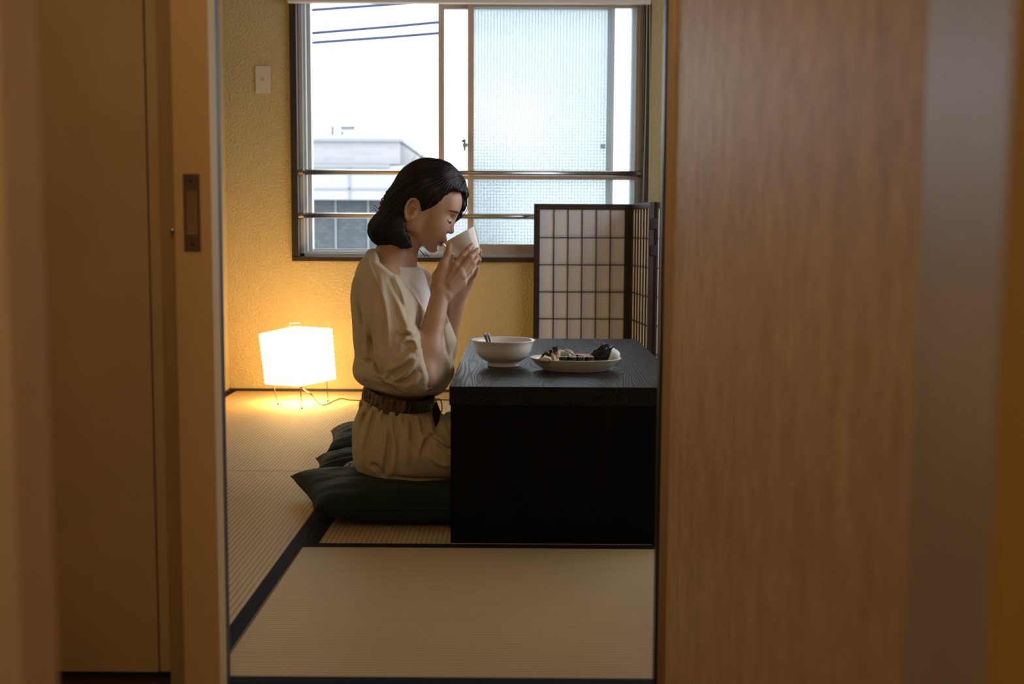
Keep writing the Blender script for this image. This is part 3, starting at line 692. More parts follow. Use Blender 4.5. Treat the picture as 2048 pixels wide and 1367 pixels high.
# ears
for s_ in (-1, 1):
    ec = lambda f_, u_, o_=0: L(-.0035 + f_, s_ * (.0755 + o_), .006 + u_)
    B.ell(ec(0, 0, -.001), (.0150, .0050, .0270), .006, M3=HM)
    lo_ = [(.012, .004), (.013, .016), (.007, .026), (-.003, .029), (-.013, .024), (-.017, .012), (-.0165, -.001), (-.012, -.013), (-.006, -.022), (.002, -.027), (.008, -.020), (.009, -.010)]
    for i in range(len(lo_) - 1):
        o1 = .003 + .006 * max(0, -lo_[i][0]) / .017; o2 = .003 + .006 * max(0, -lo_[i + 1][0]) / .017
        B.cone(ec(*lo_[i], o1), ec(*lo_[i + 1], o2), .0033, .0033, .002)
    B.ell(ec(0, -.024, .002), (.0075, .0042, .0085), .004, M3=HM)
    B.ell(ec(-.001, -.001, .0085), (.0088, .0095, .0130), .002, 'sub', M3=HM)
    B.ell(ec(-.002, .018, .008), (.0090, .0060, .0055), .002, 'sub', M3=HM)
    B.cone(ec(-.010, .000, .003), ec(-.003, .010, .003), .0026, .0026, .003); B.cone(ec(-.003, .010, .003), ec(.007, .010, .002), .0026, .002, .003)
    B.ell(ec(.009, -.004, .004), (.004, .0035, .0055), .003, M3=HM)
# neck and trapezius
B.cone(L(-.012, 0, -.020), A(787, 520, YM), .047, .048, .02)
B.cone(L(.006, 0, -.035), A(804, 528, YM), .032, .032, .02)
B.cone(A(786, 528, YM), A(768, 556, YM - .13), .044, .034, .04); B.cone(A(786, 528, YM), A(768, 556, YM + .13), .044, .034, .04)
for s_ in (-1, 1):
    B.cone(L(-.006, s_ * .040, -.045), A(826, 541, YM + s_ * .012), .0075, .0055, .014)                 # neck tendon
# chest and back core (under the clothes)
B.ell(A(796, 610, YM), (.078, .130, .095), .04); B.ell(A(800, 700, YM), (.078, .12, .10), .04); B.ell(A(800, 780, YM), (.070, .115, .08), .04)
# arms
nS, nE, nW = A(768, 575, 3.06), A(845, 752, 3.010), A(880, 590, 3.105)
fS, fE, fW = A(782, 575, 3.38), A(876, 745, 3.420), A(916, 583, 3.305)
B.cone(nS, nE, .042, .034, .03); B.cone(fS, fE, .042, .034, .03)
def forearm(E, Wp, s_):
    m1 = E + (Wp - E) * .30
    B.cone(E, m1, .0335, .0345, .02); B.cone(m1, Wp, .0345, .0215, .02); B.cone(E + (Wp - E) * .7, Wp, .0245, .0225, .01)
forearm(nE, nW, 1); forearm(fE, fW, 1)
B.ell(A(896, 592, 3.100), (.0085, .009, .011), .010)               # wrist bone
# near (right) hand
def fing(pts, rs, k=.005):
    pts = [np.array(p) for p in pts]
    for i in range(len(pts) - 1):
        B.cone(pts[i], pts[i + 1], rs[i], rs[i + 1], k)
    return pts
def hand(W, mcps, fingers, thumb, side):
    for i, m_ in enumerate(mcps):
        st = W + (np.array(m_) - W) * .12 + np.array([(i - 1.5) * .006, 0, -(i - 1.5) * .004])
        B.cone(st, m_, .0150, .0108, .011)
    for i in range(3):
        a_ = (np.array(mcps[i]) + np.array(mcps[i + 1])) / 2; B.cone(W + (a_ - W) * .45, W + (a_ - W) * .9, .0125, .009, .010)
    for f_, r_ in fingers: fing(f_, r_, .0045)
    fing(*thumb, .008)
mc = [A(911, 530, 3.122), A(919.5, 540.5, 3.116), A(924, 552.5, 3.119), A(924.5, 565, 3.128)]
idx_ = ([mc[0], A(924.5, 512, 3.131), A(936, 498.5, 3.143), A(943.5, 491, 3.153)], [.0098, .0086, .0076, .0068])
mid_ = ([mc[1], A(940, 515.5, 3.128), A(950.5, 505.5, 3.150), A(955.5, 499.5, 3.165)], [.0100, .0088, .0078, .0070])
rng_ = ([mc[2], A(945.5, 527, 3.140), A(952.5, 517, 3.165), A(952.5, 510.5, 3.188)], [.0095, .0084, .0074, .0066])
pnk_ = ([mc[3], A(941, 545, 3.152), A(948, 534, 3.175), A(948, 524, 3.195)], [.0088, .0076, .0068, .006])
thb_ = ([nW + np.array([-.004, -.004, .010]), A(877, 553, 3.112), A(887, 530, 3.122), A(896, 508, 3.140), A(899, 490, 3.155)], [.016, .0158, .0125, .0095, .0080])
hand(nW, mc, [idx_, mid_, rng_, pnk_], thb_, -1)
B.cone(A(876, 575, 3.108), A(888, 540, 3.118), .019, .0125, .012)
B.cone(A(896, 580, 3.118), mc[3] + np.array([-.003, .002, -.004]), .0165, .012, .012)
for m_ in mc: B.ell(m_ + np.array([.001, -.004, .001]), (.0068, .0062, .0068), .006)
for a_, b_ in ((mc[0], 0), (mc[1], 1), (mc[2], 2)): B.cone(nW + (a_ - nW) * .45 + np.array([0, -.0145, 0]), a_ + np.array([0, -.0095, 0]), .0022, .0026, .007)
# far (left) hand
mf = [A(925, 532, 3.300), A(934, 541, 3.306), A(937, 553, 3.303), A(936, 565, 3.296)]
fi_ = [([mf[0], A(938, 514, 3.290), A(947, 502, 3.272), A(950, 494, 3.258)], [.0096, .0086, .0076, .0068]),
       ([mf[1], A(950, 520, 3.292), A(958, 508, 3.272), A(959, 501, 3.255)], [.0098, .0088, .0078, .007]),
       ([mf[2], A(953, 530, 3.275), A(957, 519, 3.246), A(954, 512, 3.222)], [.0094, .0084, .0074, .0066]),
       ([mf[3], A(949, 547, 3.270), A(953, 534, 3.244), A(950, 525, 3.222)], [.0086, .0076, .0068, .006])]
tf = ([fW + np.array([-.004, 0, .010]), A(895, 545, 3.298), A(899, 527, 3.288), A(903, 508, 3.268), A(904, 492, 3.255)], [.0155, .0145, .0118, .0092, .0080])
hand(fW, mf, fi_, tf, 1)
B.cone(A(899, 565, 3.302), A(905, 540, 3.294), .019, .0125, .012); B.cone(A(924, 575, 3.300), mf[3], .016, .012, .012)
V, F = B.mesh()
per = thing('person', (-.30, YM, .10), 'woman with black bobbed hair kneeling on cushions in beige clothes and drinking', 'person')
body = obj('body', (V, F), [M['skin'], M['lip'], M['nail']], per, smooth=True)
# lips and nails by material slot
me = body.data; ce = np.zeros(len(me.polygons) * 3); me.polygons.foreach_get('center', ce); ce = ce.reshape(-1, 3) + np.array(per.location)
lc_ = (ce - HO) @ HM.T; mi = np.zeros(len(ce), np.int32)
up_ = ((lc_[:, 0] > .1005) & (np.abs(lc_[:, 1]) < .019) & (lc_[:, 2] > -.0385) & (lc_[:, 2] < -.0300 - .28 * np.abs(lc_[:, 1])))
dn_ = ((lc_[:, 0] > .0985) & (np.abs(lc_[:, 1]) < .017) & (lc_[:, 2] <= -.0385) & (lc_[:, 2] > -.0505 + .25 * np.abs(lc_[:, 1])))
mi[up_ | dn_] = 1
no = np.zeros(len(me.polygons) * 3); me.polygons.foreach_get('normal', no); no = no.reshape(-1, 3)
for f_, r_ in (idx_, mid_, thb_):
    a_, b_ = np.array(f_[-2]), np.array(f_[-1]); d = (b_ - a_) / np.linalg.norm(b_ - a_); q_ = ce - b_; t_ = q_ @ d
    out = np.array([.3, -1, .2]) if f_ is not thb_[0] else np.array([-.5, -.9, 0]); out = out - d * (out @ d); out /= np.linalg.norm(out)
    m_ = (np.linalg.norm(q_, axis=1) < .013) & (t_ > -.006) & (t_ < .0050) & (no @ out > .72); mi[m_] = 2
me.polygons.foreach_set('material_index', mi)
# eyelashes and eyebrows (both sides)
for s_ in (-1, 1):
    mb = MB()
    def onface(s2, u2):
        p_ = L(.13, s2, u2)[None]
        for _ in range(60):
            d_ = B.sample(p_)
            if d_[0] < .0003: break
            p_ = p_ - fv[None] * min(d_[0], .004) * .8
        return Vector(p_[0])
    for i in range(17):
        t_ = i / 16; a_ = onface(s_ * (.0195 + .0265 * t_), .0245 + .001 * t_ - .0035 * math.sin(math.pi * t_))
        e_ = a_ + Vector(fv) * .0042 - Vector(uv_) * .0036 + Vector((0, s_ * .0075 * t_, 0))
        mb.tube([a_, a_.lerp(e_, .5) - Vector(uv_) * .0008, e_], [.0005, .0004, .0002], 5)
    ln = [onface(s_ * (.0190 + .0280 * i / 8), .0252 + .001 * i / 8 - .0035 * math.sin(math.pi * i / 8)) for i in range(9)]
    mb.tube(ln, [.0004] + [.0010] * 7 + [.0005], 6); obj('eyelashes', mb, M['lash'], per, smooth=True)
    pts = []
    for i in range(11):
        t_ = i / 10; p_ = L(.13, s_ * (.013 + .0415 * t_), .0535 + .0045 * math.sin(math.pi * t_ * .9) - .0060 * t_)[None]
        for _ in range(60):
            d_ = B.sample(p_); 
            if d_[0] < .0004: break
            p_ = p_ - fv[None] * min(d_[0], .004) * .8
        pts.append(Vector(p_[0]))
    obj('eyebrow', MB().tube(pts, [.0012, .0022, .0028, .0030, .0031, .0031, .0031, .0029, .0026, .0020, .0010], 6), M['brow'], per, smooth=True)
# ---------------- hair
Hf = Field((-.46, 3.04, .60), (-.08, 3.42, .96), .0020)
Hf.ell(L(.006, 0, .064), (.0915, .0835, .0925), .02, M3=HM)
Hf.ell(L(.030, 0, .072), (.082, .075, .078), .03, M3=HM)
Hf.ell(L(-.045, 0, .000), (.046, .070, .055), .03, M3=HM)
Hf.ell(A(784, 456, YM), (.058, .080, .050), .028)
Hf.ell(A(768, 462, YM), (.041, .066, .038), .02)
Hf.ell(A(803, 472, YM), (.036, .080, .028), .02)
for s_ in (-1, 1):
    Hf.cone(A(805, 440, YM + s_ * .060), A(822, 491, YM + s_ * .062), .021, .006, .02)
    Hf.cone(A(790, 450, YM + s_ * .060), A(806, 489, YM + s_ * .062), .023, .010, .02)
# clear the face: everything in front of the hairline
hl_ = [(938, 300), (930, 384), (918, 383.5), (907, 378), (897, 383), (889, 391), (879, 404), (866, 413), (856, 417), (850, 421), (845, 428), (841, 419), (840, 409), (838, 404), (835, 412), (833, 424), (821, 440), (813, 443), (812, 449), (816, 468), (822, 482), (831, 497), (900, 540), (990, 540), (990, 300)]
pl_ = np.array([(P(a, b, 3.18).x, P(a, b, 3.18).z) for a, b in hl_])
def polysd(X, Z, pl):
    d = np.full(X.shape, 9.0); inside = np.zeros(X.shape, bool); n = len(pl)
    for i in range(n):
        a, b = pl[i], pl[(i + 1) % n]; e = b - a; t = np.clip(((X - a[0]) * e[0] + (Z - a[1]) * e[1]) / (e @ e), 0, 1)
        d = np.minimum(d, np.hypot(X - a[0] - t * e[0], Z - a[1] - t * e[1]))
        c_ = ((a[1] > Z) != (b[1] > Z)); xx = a[0] + (Z - a[1]) * e[0] / (e[1] if abs(e[1]) > 1e-12 else 1e-12); inside ^= c_ & (X < xx)
    return np.where(inside, -d, d)
sl, X, Y, Z = Hf.sub(Hf.lo, Hf.lo + (Hf.n - 1) * Hf.h)
X2 = X[:, 0, :] + 0 * Z[0]; Z2 = Z[:, 0, :] + 0 * X[:, 0, :]; sd = polysd(X2, Z2, pl_)
Hf.put(np.repeat(sd[:, None, :], Hf.n[1], 1), sl, .006, 'sub')
# tuck behind the ear
Hf.ell(A(827, 420, YM - .088), (.0215, .024, .031), .005, 'sub')
# front volume swept from the crown, and the far-side lock that falls in front of the face
for ys in (.0, .03, .055): Hf.cone(L(.030, ys, .128 - ys * .2), A(918, 366, YM + ys), .026, .013, .02)
Hf.cone(A(912, 360, YM + .045), A(926, 385, YM + .060), .018, .0135, .015); Hf.cone(A(926, 385, YM + .060), A(925, 412, YM + .066), .0135, .0095, .012)
Hf.cone(A(925, 412, YM + .066), A(917, 432, YM + .066), .0095, .0055, .01); Hf.cone(A(917, 432, YM + .066), A(908, 447, YM + .062), .0055, .0015, .01)
Hf.cone(A(880, 340, YM - .01), A(905, 364, YM - .03), .016, .012, .02); Hf.cone(A(905, 364, YM - .03), A(893, 383, YM - .052), .010, .006, .012)
Hf.cone(A(893, 380, YM - .052), A(862, 406, YM - .066), .008, .005, .012); Hf.cone(A(862, 406, YM - .066), A(846, 416, YM - .070), .005, .003, .01)
# combed grooves fanning from the parting
c0 = A(918, 338, YM); ang = np.arctan2(Z2 - c0[2], X2 - c0[0])[:, None, :] + 0 * Y
rad = np.hypot(X2 - c0[0], Z2 - c0[2])[:, None, :]
Hf.f += (.0007 * np.sin(ang * 46 + 9 * np.sin(rad * 22) + 14 * (Y - YM) / .1) + .0005 * np.sin(ang * 91 + 5 * np.sin(rad * 31 + Y * 40) + 30 * (Y - YM) / .1)).astype(np.float32)
V, F = Hf.mesh(); hair = obj('hair', (V, F), M['hair'], per, smooth=True)
# combed strands that follow the hair surface
mb = MB(); ns = 1000; rs = np.random.RandomState(5)
st = []
for i in range(ns):
    if i > 760: p_ = L(rs.uniform(-.08, .0), rs.uniform(-.10, .03), rs.uniform(.03, .12))
    elif i < 480: p_ = L(rs.uniform(.015, .115), rs.uniform(-.09, -.004), .17)
    else: p_ = L(rs.uniform(-.09, .11), rs.uniform(-.02, .07), .19)
    st.append(p_)
pos = np.array(st)
for _ in range(40):
    d_ = Hf.sample(pos); pos = pos - Hf.grad(pos) * np.clip(d_, -.004, .006)[:, None] * .8
paths = [pos.copy()]; tgt0 = A(762, 455, YM)
for stp in range(46):
    g = Hf.grad(pos); away = pos - (c0 + np.array([0.02, 0, -.01])); away[:, 1] *= .5; away /= np.linalg.norm(away, axis=1, keepdims=True)
    back = np.array([-.75, 0, -.35]) + 0 * pos; down = np.zeros_like(pos); down[:, 2] = -1; k = np.clip((.86 - pos[:, 2]) / .16, 0, 1)[:, None] ** .8
    dr = away * .35 * (1 - k) + back * (1 - k) + down * k * 1.1 + np.array([.25, 0, 0]) * np.clip((.76 - pos[:, 2]) / .05, 0, 1)[:, None]
    dr = dr - g * (dr * g).sum(1, keepdims=True); dr /= np.linalg.norm(dr, axis=1, keepdims=True) + 1e-9
    pos = pos + dr * .0052; d_ = Hf.sample(pos) - .0006; pos = pos - Hf.grad(pos) * np.clip(d_, -.004, .004)[:, None]
    paths.append(pos.copy())
paths = np.array(paths)
ear = A(827, 420, YM - .085)
for i in range(ns):
    p_ = paths[:, i]; le = rs.randint(34, 47)
    pp = []
    for q_ in p_[:le]:
        if polysd(np.array([q_[0]]), np.array([q_[2]]), pl_)[0] < -.004 and q_[1] < YM + .03: break
        if np.linalg.norm((q_ - ear) / np.array([1, 1.6, 1.4])) < .021: break
        if len(pp) and np.linalg.norm(q_ - pp[-1]) < .002: break
        pp.append(q_)
    if len(pp) < 8: continue
    r0 = rs.uniform(.0005, .0010); n_p = len(pp); mb.tube(pp, [r0 * (.3 + .7 * math.sin(math.pi * min(.97, max(.06, j / n_p)))) for j in range(n_p)], 5, False)
for a, b, c_, y_ in (((757, 488), (752, 498), (751, 506), -.02), ((763, 492), (757, 500), (753, 509), .0), ((770, 494), (764, 500), (760, 504), .02), ((832, 488), (842, 503), (852, 514), .066), ((835, 495), (848, 508), (858, 513), .064), ((850, 503), (857, 512), (860, 517), .062),
                     ((779, 380), (771, 392), (768, 404), -.03), ((783, 372), (774, 386), (770, 400), -.01), ((765, 430), (752, 420), (746, 414), -.02), ((762, 428), (750, 421), (743, 419), .0), ((764, 426), (755, 416), (747, 410), -.03), ((925, 395), (935, 415), (922, 437), .062), ((930, 388), (934, 405), (926, 428), .07), ((918, 372), (926, 398), (919, 425), .05)):
    mb.tube(smooth_path([A(*a, YM + y_), A(*b, YM + y_), A(*c_, YM + y_)], 5), [.0009] * 10 + [.0004], 5, False)
obj('hair_strands', mb, M['hair_strand'], hair, smooth=True)
# claw clip at the back of the hair
mb = MB()
for (a, b, r_) in ((768, 400, .0062), (765, 407, .0058), (776, 385, .0045), (762, 416, .005), (772, 393, .0048)):
    for y_ in (-.028, -.008, .014):
        c_ = A(a, b, YM + y_); mb.tube([c_ + np.array([r_ * math.cos(t), .0015 * math.sin(2 * t), r_ * math.sin(t)]) for t in np.linspace(0, 2 * math.pi, 15)], .0021, 7, False)
for t in range(3): mb.tube([A(764 + t * 4, 420 - t * 14, YM - .03), A(766 + t * 4, 418 - t * 14, YM + .016)], .003, 8)
obj('hair_clip', mb, M['clip'], per, smooth=True)
# ---------------- clothes
G = Field((-.50, 2.86, .26), (-.10, 3.58, .76), .0027)
G.cone(A(784, 588, YM - .055), A(784, 588, YM + .055), .100, .100, .02)
G.ell(A(782, 610, YM), (.095, .165, .110), .05); G.ell(A(797, 680, YM), (.120, .170, .120), .05)
G.ell(A(801, 737, YM), (.128, .178, .064), .03); G.ell(A(812, 764, YM), (.098, .168, .034), .02); G.ell(A(838, 742, YM - .03), (.078, .13, .055), .03)
G.ell(A(869, 733, YM + .06), (.045, .08, .080), .03)
G.cone(A(747, 541, YM - .08), A(747, 541, YM + .08), .031, .031, .04)                     # upper back
G.cone(A(757, 528, YM - .055), A(760, 570, 3.075), .030, .062, .04); G.cone(A(757, 528, YM + .055), A(766, 570, 3.365), .030, .055, .04)
for (S1, E1, W1, sgn) in ((A(765, 583, 3.070), A(806, 712, 2.995), A(848, 692, 3.022), -1), (A(770, 583, 3.370), A(848, 718, 3.425), A(872, 712, 3.415), 1)):
    G.cone(S1, E1, .066, .064, .05); G.cone(E1, E1 + np.array([.012, 0, -.032]), .060, .050, .03)
    Ed = (nE if sgn < 0 else fE)
    G.cone(Ed + np.array([-.018, 0, .0]), Ed + (W1 - Ed) * .72, .049 if sgn < 0 else .042, .043 if sgn < 0 else .034, .03)
G.cone(A(853, 560, YM + .10), A(860, 600, YM + .07), .014, .022, .03)
G.cone(A(824, 520, YM + .085), A(850, 552, YM + .093), .0095, .011, .02); G.cone(A(850, 552, YM + .093), A(868, 600, YM + .07), .011, .016, .02)
G.cone(A(868, 600, YM + .07), A(892, 680, YM + .06), .016, .03, .03)
G.cone(A(745, 508, YM - .035), A(766, 531, YM - .085), .0080, .012, .02); G.cone(A(764, 530, YM - .085), A(806, 575, YM - .088), .012, .014, .02)
G.cone(A(745, 508, YM - .035), A(745, 508, YM + .035), .0080, .0080, .02); G.cone(A(745, 508, YM + .035), A(790, 512, YM + .08), .009, .009, .02); G.cone(A(790, 512, YM + .08), A(824, 520, YM + .085), .009, .0095, .02)
G.cone(A(872, 628, YM + .075), A(886, 742, YM + .06), .014, .026, .03)
# front opening: right of the near lapel, up to the far lapel
op = [(752, 496), (763, 522), (803, 553), (830, 590), (850, 622), (868, 668), (905, 640), (960, 560), (960, 470), (800, 470)]
po_ = np.array([(P(a, b, 3.15).x, P(a, b, 3.15).z) for a, b in op])
sl, X, Y, Z = G.sub(G.lo, (G.lo + (G.n - 1) * G.h)); X2 = X[:, 0, :] + 0 * Z[0]; Z2 = Z[:, 0, :] + 0 * X[:, 0, :]
sd = polysd(X2, Z2, po_)[:, None, :]; far = (Y - (YM + .068)); cut = np.maximum(sd + 0 * Y, far + 0 * X * Z)
G.put(cut, sl, .006, 'sub')
# hollow for the neck
G.cone(A(800, 440, YM), A(787, 548, YM), .062, .056, .01, 'sub', 1.15)
# sleeve opening around the near forearm
G.cone(nE + (nW - nE) * .30, nE + (nW - nE) * .62, .036, .040, .006, 'sub')
G.cone(fE + (fW - fE) * .30, fE + (fW - fE) * .62, .035, .038, .006, 'sub')
# the pushed-up near sleeve ends at a cuff line; in front of it only the bare forearm
cl_ = [(842, 590), (828, 640), (826, 652), (838, 668), (836, 684), (844, 698), (848, 720), (853, 745), (856, 772), (872, 778), (888, 740), (900, 680), (925, 560), (880, 540)]
pc_ = np.array([(P(a, b, 3.0).x, P(a, b, 3.0).z) for a, b in cl_])
sl, X, Y, Z = G.sub(G.lo, (G.lo + (G.n - 1) * G.h)); X2 = X[:, 0, :] + 0 * Z[0]; Z2 = Z[:, 0, :] + 0 * X[:, 0, :]
cut = np.maximum(polysd(X2, Z2, pc_)[:, None, :] + 0 * Y, Y - 3.068 + 0 * X * Z); G.put(cut, sl, .010, 'sub')
# folds
def fold(F_, pts, w, a, y=3.05, **k): F_.stroke([P(p[0], p[1], y) for p in pts], w * 1.05, a * 1.25, **k)
near = dict(ymax=3.20)
for pts, w_, a_ in (
    ([(763, 545), (774, 590), (783, 640), (786, 690)], .0065, .0075), ([(786, 560), (806, 610), (820, 645), (828, 665)], .008, .0085),
    ([(778, 548), (796, 585), (812, 612), (820, 640)], .005, -.0060), ([(790, 548), (808, 585), (815, 620)], .0045, .005),
    ([(770, 590), (776, 650), (778, 700)], .006, -.006), ([(732, 560), (734, 620), (731, 700), (722, 735)], .008, .0060), ([(722, 560), (722, 630), (716, 700)], .007, -.0050),
    ([(745, 580), (748, 640), (742, 720)], .008, -.0045), ([(757, 600), (760, 680), (752, 728)], .008, .004),
    # bunched elbow
    ([(805, 662), (822, 652), (833, 660)], .006, .011), ([(803, 690), (818, 672), (836, 672), (842, 690)], .0065, .013), ([(802, 676), (818, 662), (832, 668)], .004, -.008),
    ([(790, 722), (808, 706), (826, 693), (836, 697)], .0055, -.010), ([(778, 732), (800, 722), (822, 706), (838, 702)], .006, .010), ([(790, 745), (812, 726), (832, 712)], .005, -.011),
    ([(790, 752), (812, 742), (834, 722), (842, 706)], .0065, .011), ([(800, 758), (822, 748), (838, 730)], .0045, -.009), ([(812, 768), (834, 756), (848, 736)], .007, .006),
    ([(846, 716), (854, 738), (852, 762)], .007, .004),
    ([(750, 715), (752, 740), (762, 748)], .005, -.008), ([(745, 735), (758, 750), (775, 748), (784, 735)], .007, .007), ([(716, 722), (732, 724), (745, 726)], .005, -.008),
    ([(712, 740), (722, 752), (726, 766)], .006, .006), ([(758, 760), (785, 756), (806, 765)], .006, .008), ([(745, 752), (770, 764), (800, 776), (840, 786)], .004, -.005),
    ([(858, 735), (866, 760), (870, 780)], .007, .004), ([(872, 700), (882, 740), (884, 775)], .007, -.003), ([(880, 690), (893, 735), (898, 770)], .006, .005)):
    fold(G, pts, w_, a_, **near)
for pts, w_, a_ in (([(868, 610), (882, 660), (892, 720)], .006, .006), ([(876, 600), (892, 680), (902, 740)], .005, -.004)): fold(G, pts, w_, a_, 3.3, ymin=3.2)
# raised lapel seam
fold(G, [(729, 512), (750, 545), (770, 585), (779, 640)], .0025, .0032, **near); fold(G, [(768, 528), (800, 556), (822, 590), (843, 622)], .003, .003, **near)
rr_ = rs.uniform(-1, 1, (14, 4))
sl, X, Y, Z = G.sub(G.lo, (G.lo + (G.n - 1) * G.h))
for q_ in rr_: G.f += (.0006 * np.sin(X * (40 + 25 * q_[0]) + Y * (30 * q_[1]) + Z * (18 * q_[2]) + 9 * q_[3])).astype(np.float32)
V, F = G.mesh(); obj('cardigan', (V, F), M['linen'], per, smooth=True)
# T-shirt
Tf = Field((-.47, 3.02, .44), (-.10, 3.44, .76), .0027)
Tf.ell(A(799, 604, YM), (.084, .145, .118), .03); Tf.ell(A(808, 655, YM), (.090, .14, .12), .03)
Tf.cone(A(797, 552, YM - .045), A(797, 552, YM + .045), .046, .046, .03); Tf.cone(A(815, 556, YM - .02), A(815, 556, YM + .03), .036, .036, .03)
nl = np.array([(P(a, b, 3.17).x, P(a, b, 3.17).z) for a, b in ((700, 400), (700, 492), (757, 518), (790, 530), (815, 534), (838, 534.5), (900, 530), (900, 400))])
sl, X, Y, Z = Tf.sub(Tf.lo, Tf.lo + (Tf.n - 1) * Tf.h); X2 = X[:, 0, :] + 0 * Z[0]; Z2 = Z[:, 0, :] + 0 * X[:, 0, :]
Tf.put(np.repeat(polysd(X2, Z2, nl)[:, None, :], Tf.n[1], 1), sl, .004, 'sub')
Tf.cone(A(806, 500, YM), A(800, 541, YM), .047, .045, .003, 'sub', 1.1)
fold(Tf, [(772, 531), (800, 541), (820, 547), (842, 545)], .0016, -.0022, 3.15); fold(Tf, [(790, 550), (815, 590), (830, 620)], .006, .003, 3.15); fold(Tf, [(815, 556), (835, 585), (845, 610)], .005, -.003, 3.15)
V, F = Tf.mesh(); obj('t_shirt', (V, F), M['tee'], per, smooth=True)
# skirt
K = Field((-.50, 2.90, .08), (.07, 3.56, .37), .0029)
K.ell(A(783, 862, YM), (.106, .185, .100), .04); K.ell(A(798, 905, YM), (.110, .190, .075), .04)
K.cone(A(792, 803, YM - .065), A(792, 803, YM + .065), .078, .078, .04); K.cone(A(796, 830, YM - .075), A(796, 830, YM + .075), .090, .090, .04)
K.cone(A(820, 905, 3.105), np.array([-.01, 3.105, .195]), .090, .070, .05); K.cone(A(820, 905, 3.335), np.array([-.01, 3.335, .195]), .090, .070, .05)
K.cone(A(760, 918, 3.13), np.array([-.03, 3.10, .165]), .062, .055, .04); K.cone(A(760, 918, 3.33), np.array([-.03, 3.34, .165]), .062, .055, .04)
# fan of pleats from the belt
sl, X, Y, Z = K.sub(K.lo, K.lo + (K.n - 1) * K.h)
an = np.arctan2(X - P(800, 700, 3.1).x, -(Z - P(800, 640, 3.1).z)); th_ = np.arctan2(Y - YM, X - P(795, 850, YM).x)
env = np.clip((Z - .13) / .12, 0, 1) * np.clip((P(790, 782, YM).z - Z) / .03 + .3, 0, 1)
K.f += (env * (-.0030 * np.sin(an * 62 + 2.2 * np.sin(Z * 34)) - .0018 * np.sin(an * 118 + 4 * np.sin(Z * 22)) - .0025 * np.sin(th_ * 21 + 2 * np.sin(Z * 25)) * (np.abs(Y - YM) < .5))).astype(np.float32)
for pts, w_, a_ in (
    ([(748, 800), (732, 850), (722, 900), (730, 945)], .008, .008), ([(741, 800), (722, 850), (714, 890)], .005, -.006), ([(768, 805), (780, 860), (774, 920), (765, 955)], .006, -.009),
    ([(786, 805), (784, 850), (793, 900), (784, 950)], .008, .010), ([(775, 808), (778, 850), (770, 905), (762, 950)], .006, .006), ([(800, 815), (790, 850), (800, 890)], .006, -.007),
    ([(850, 815), (862, 845), (868, 868)], .006, .009), ([(868, 868), (852, 885), (843, 910)], .006, -.010), ([(868, 866), (884, 878), (902, 892)], .007, .010), ([(866, 874), (884, 890), (902, 902)], .005, -.008),
    ([(835, 822), (846, 860), (862, 872)], .005, -.006), ([(820, 840), (812, 880), (818, 925)], .008, .005), ([(862, 855), (846, 880), (836, 925)], .007, .006), ([(740, 930), (757, 935), (768, 958)], .007, -.012),
    ([(780, 948), (830, 955), (900, 960)], .005, -.004), ([(850, 900), (880, 925), (902, 930)], .006, .005)):
    fold(K, pts, w_, a_, 3.04, ymax=3.2)
bc = Vector(P(797, 795, YM)); tilt = Matrix.Rotation(R(11.5), 4, 'Y'); tn = tilt @ Vector((0, 0, 1))
K.f = np.maximum(K.f, ((X - bc.x) * tn.x + (Z - bc.z) * tn.z + .012 + 0 * Y).astype(np.float32))
fl = K.ax[2]; K.f = np.maximum(K.f, -(fl - .085)[None, None, :].astype(np.float32))
V, F = K.mesh(); obj('skirt', (V, F), M['linen_skirt'], per, smooth=True)
# belt: ribbed band around the waist, tilted
bc = Vector(P(797, 795, YM)); tilt = Matrix.Rotation(R(11.5), 4, 'Y')
def br(th, r=0): return Vector(((.0925 + r) * math.cos(th), (.158 + r) * math.sin(th) * (1 - .06 * math.cos(2 * th)), 0))
bh = .0205; nb = 200; vs = []; fs = []
for i in range(nb):
    th = 2 * math.pi * i / nb; rb = .004 + .0022 * math.cos(i * 2 * math.pi / 5)
    for (z, r_) in ((-bh, -.004), (-bh, rb), (-bh * .5, rb + .0015), (0, rb + .002), (bh * .5, rb + .0015), (bh, rb), (bh, -.004)): 
        v_ = br(th, r_); v_.z = z; vs.append(bc + tilt @ v_)
for i in range(nb):
    j = (i + 1) % nb
    for q_ in range(6): fs.append((i * 7 + q_, j * 7 + q_, j * 7 + q_ + 1, i * 7 + q_ + 1))
belt = obj('belt', MB().add(vs, fs), M['belt'], per)
mb = MB()
for i in range(0, nb, 5):
    th = 2 * math.pi * (i + .5) / nb; a_ = br(th, .0028); p1 = a_.copy(); p1.z = -bh; p2 = a_.copy(); p2.z = bh; mb.tube([bc + tilt @ p1, bc + tilt @ p2], .0017, 6)
# plain leather front end, buckle ring and hanging tail
def bx_on(th0, th1, z0, z1, r_, n_=8):
    m_ = MB(); vs = []; 
    for i in range(n_ + 1):
        th = th0 + (th1 - th0) * i / n_
        for (r2, z) in ((r_, z0), (r_ + .004, z0), (r_ + .004, z1), (r_, z1)):
            v_ = br(th, r2); v_.z = z; vs.append(bc + tilt @ v_)
    fs = [(i * 4 + q_, i * 4 + (q_ + 1) % 4, i * 4 + 4 + (q_ + 1) % 4, i * 4 + 4 + q_) for i in range(n_) for q_ in range(4)] + [(0, 1, 2, 3), (n_ * 4, n_ * 4 + 1, n_ * 4 + 2, n_ * 4 + 3)]
    return m_.add(vs, fs)
obj('belt_front', bx_on(-R(68), -R(5), -bh - .001, bh + .001, .003), M['belt_dark'], belt, smooth=False)
mb = MB(); pts = [P(868, 798, 3.072), P(881, 799, 3.10), P(884, 818, 3.10), P(880, 823, 3.09), P(873, 803, 3.075)]
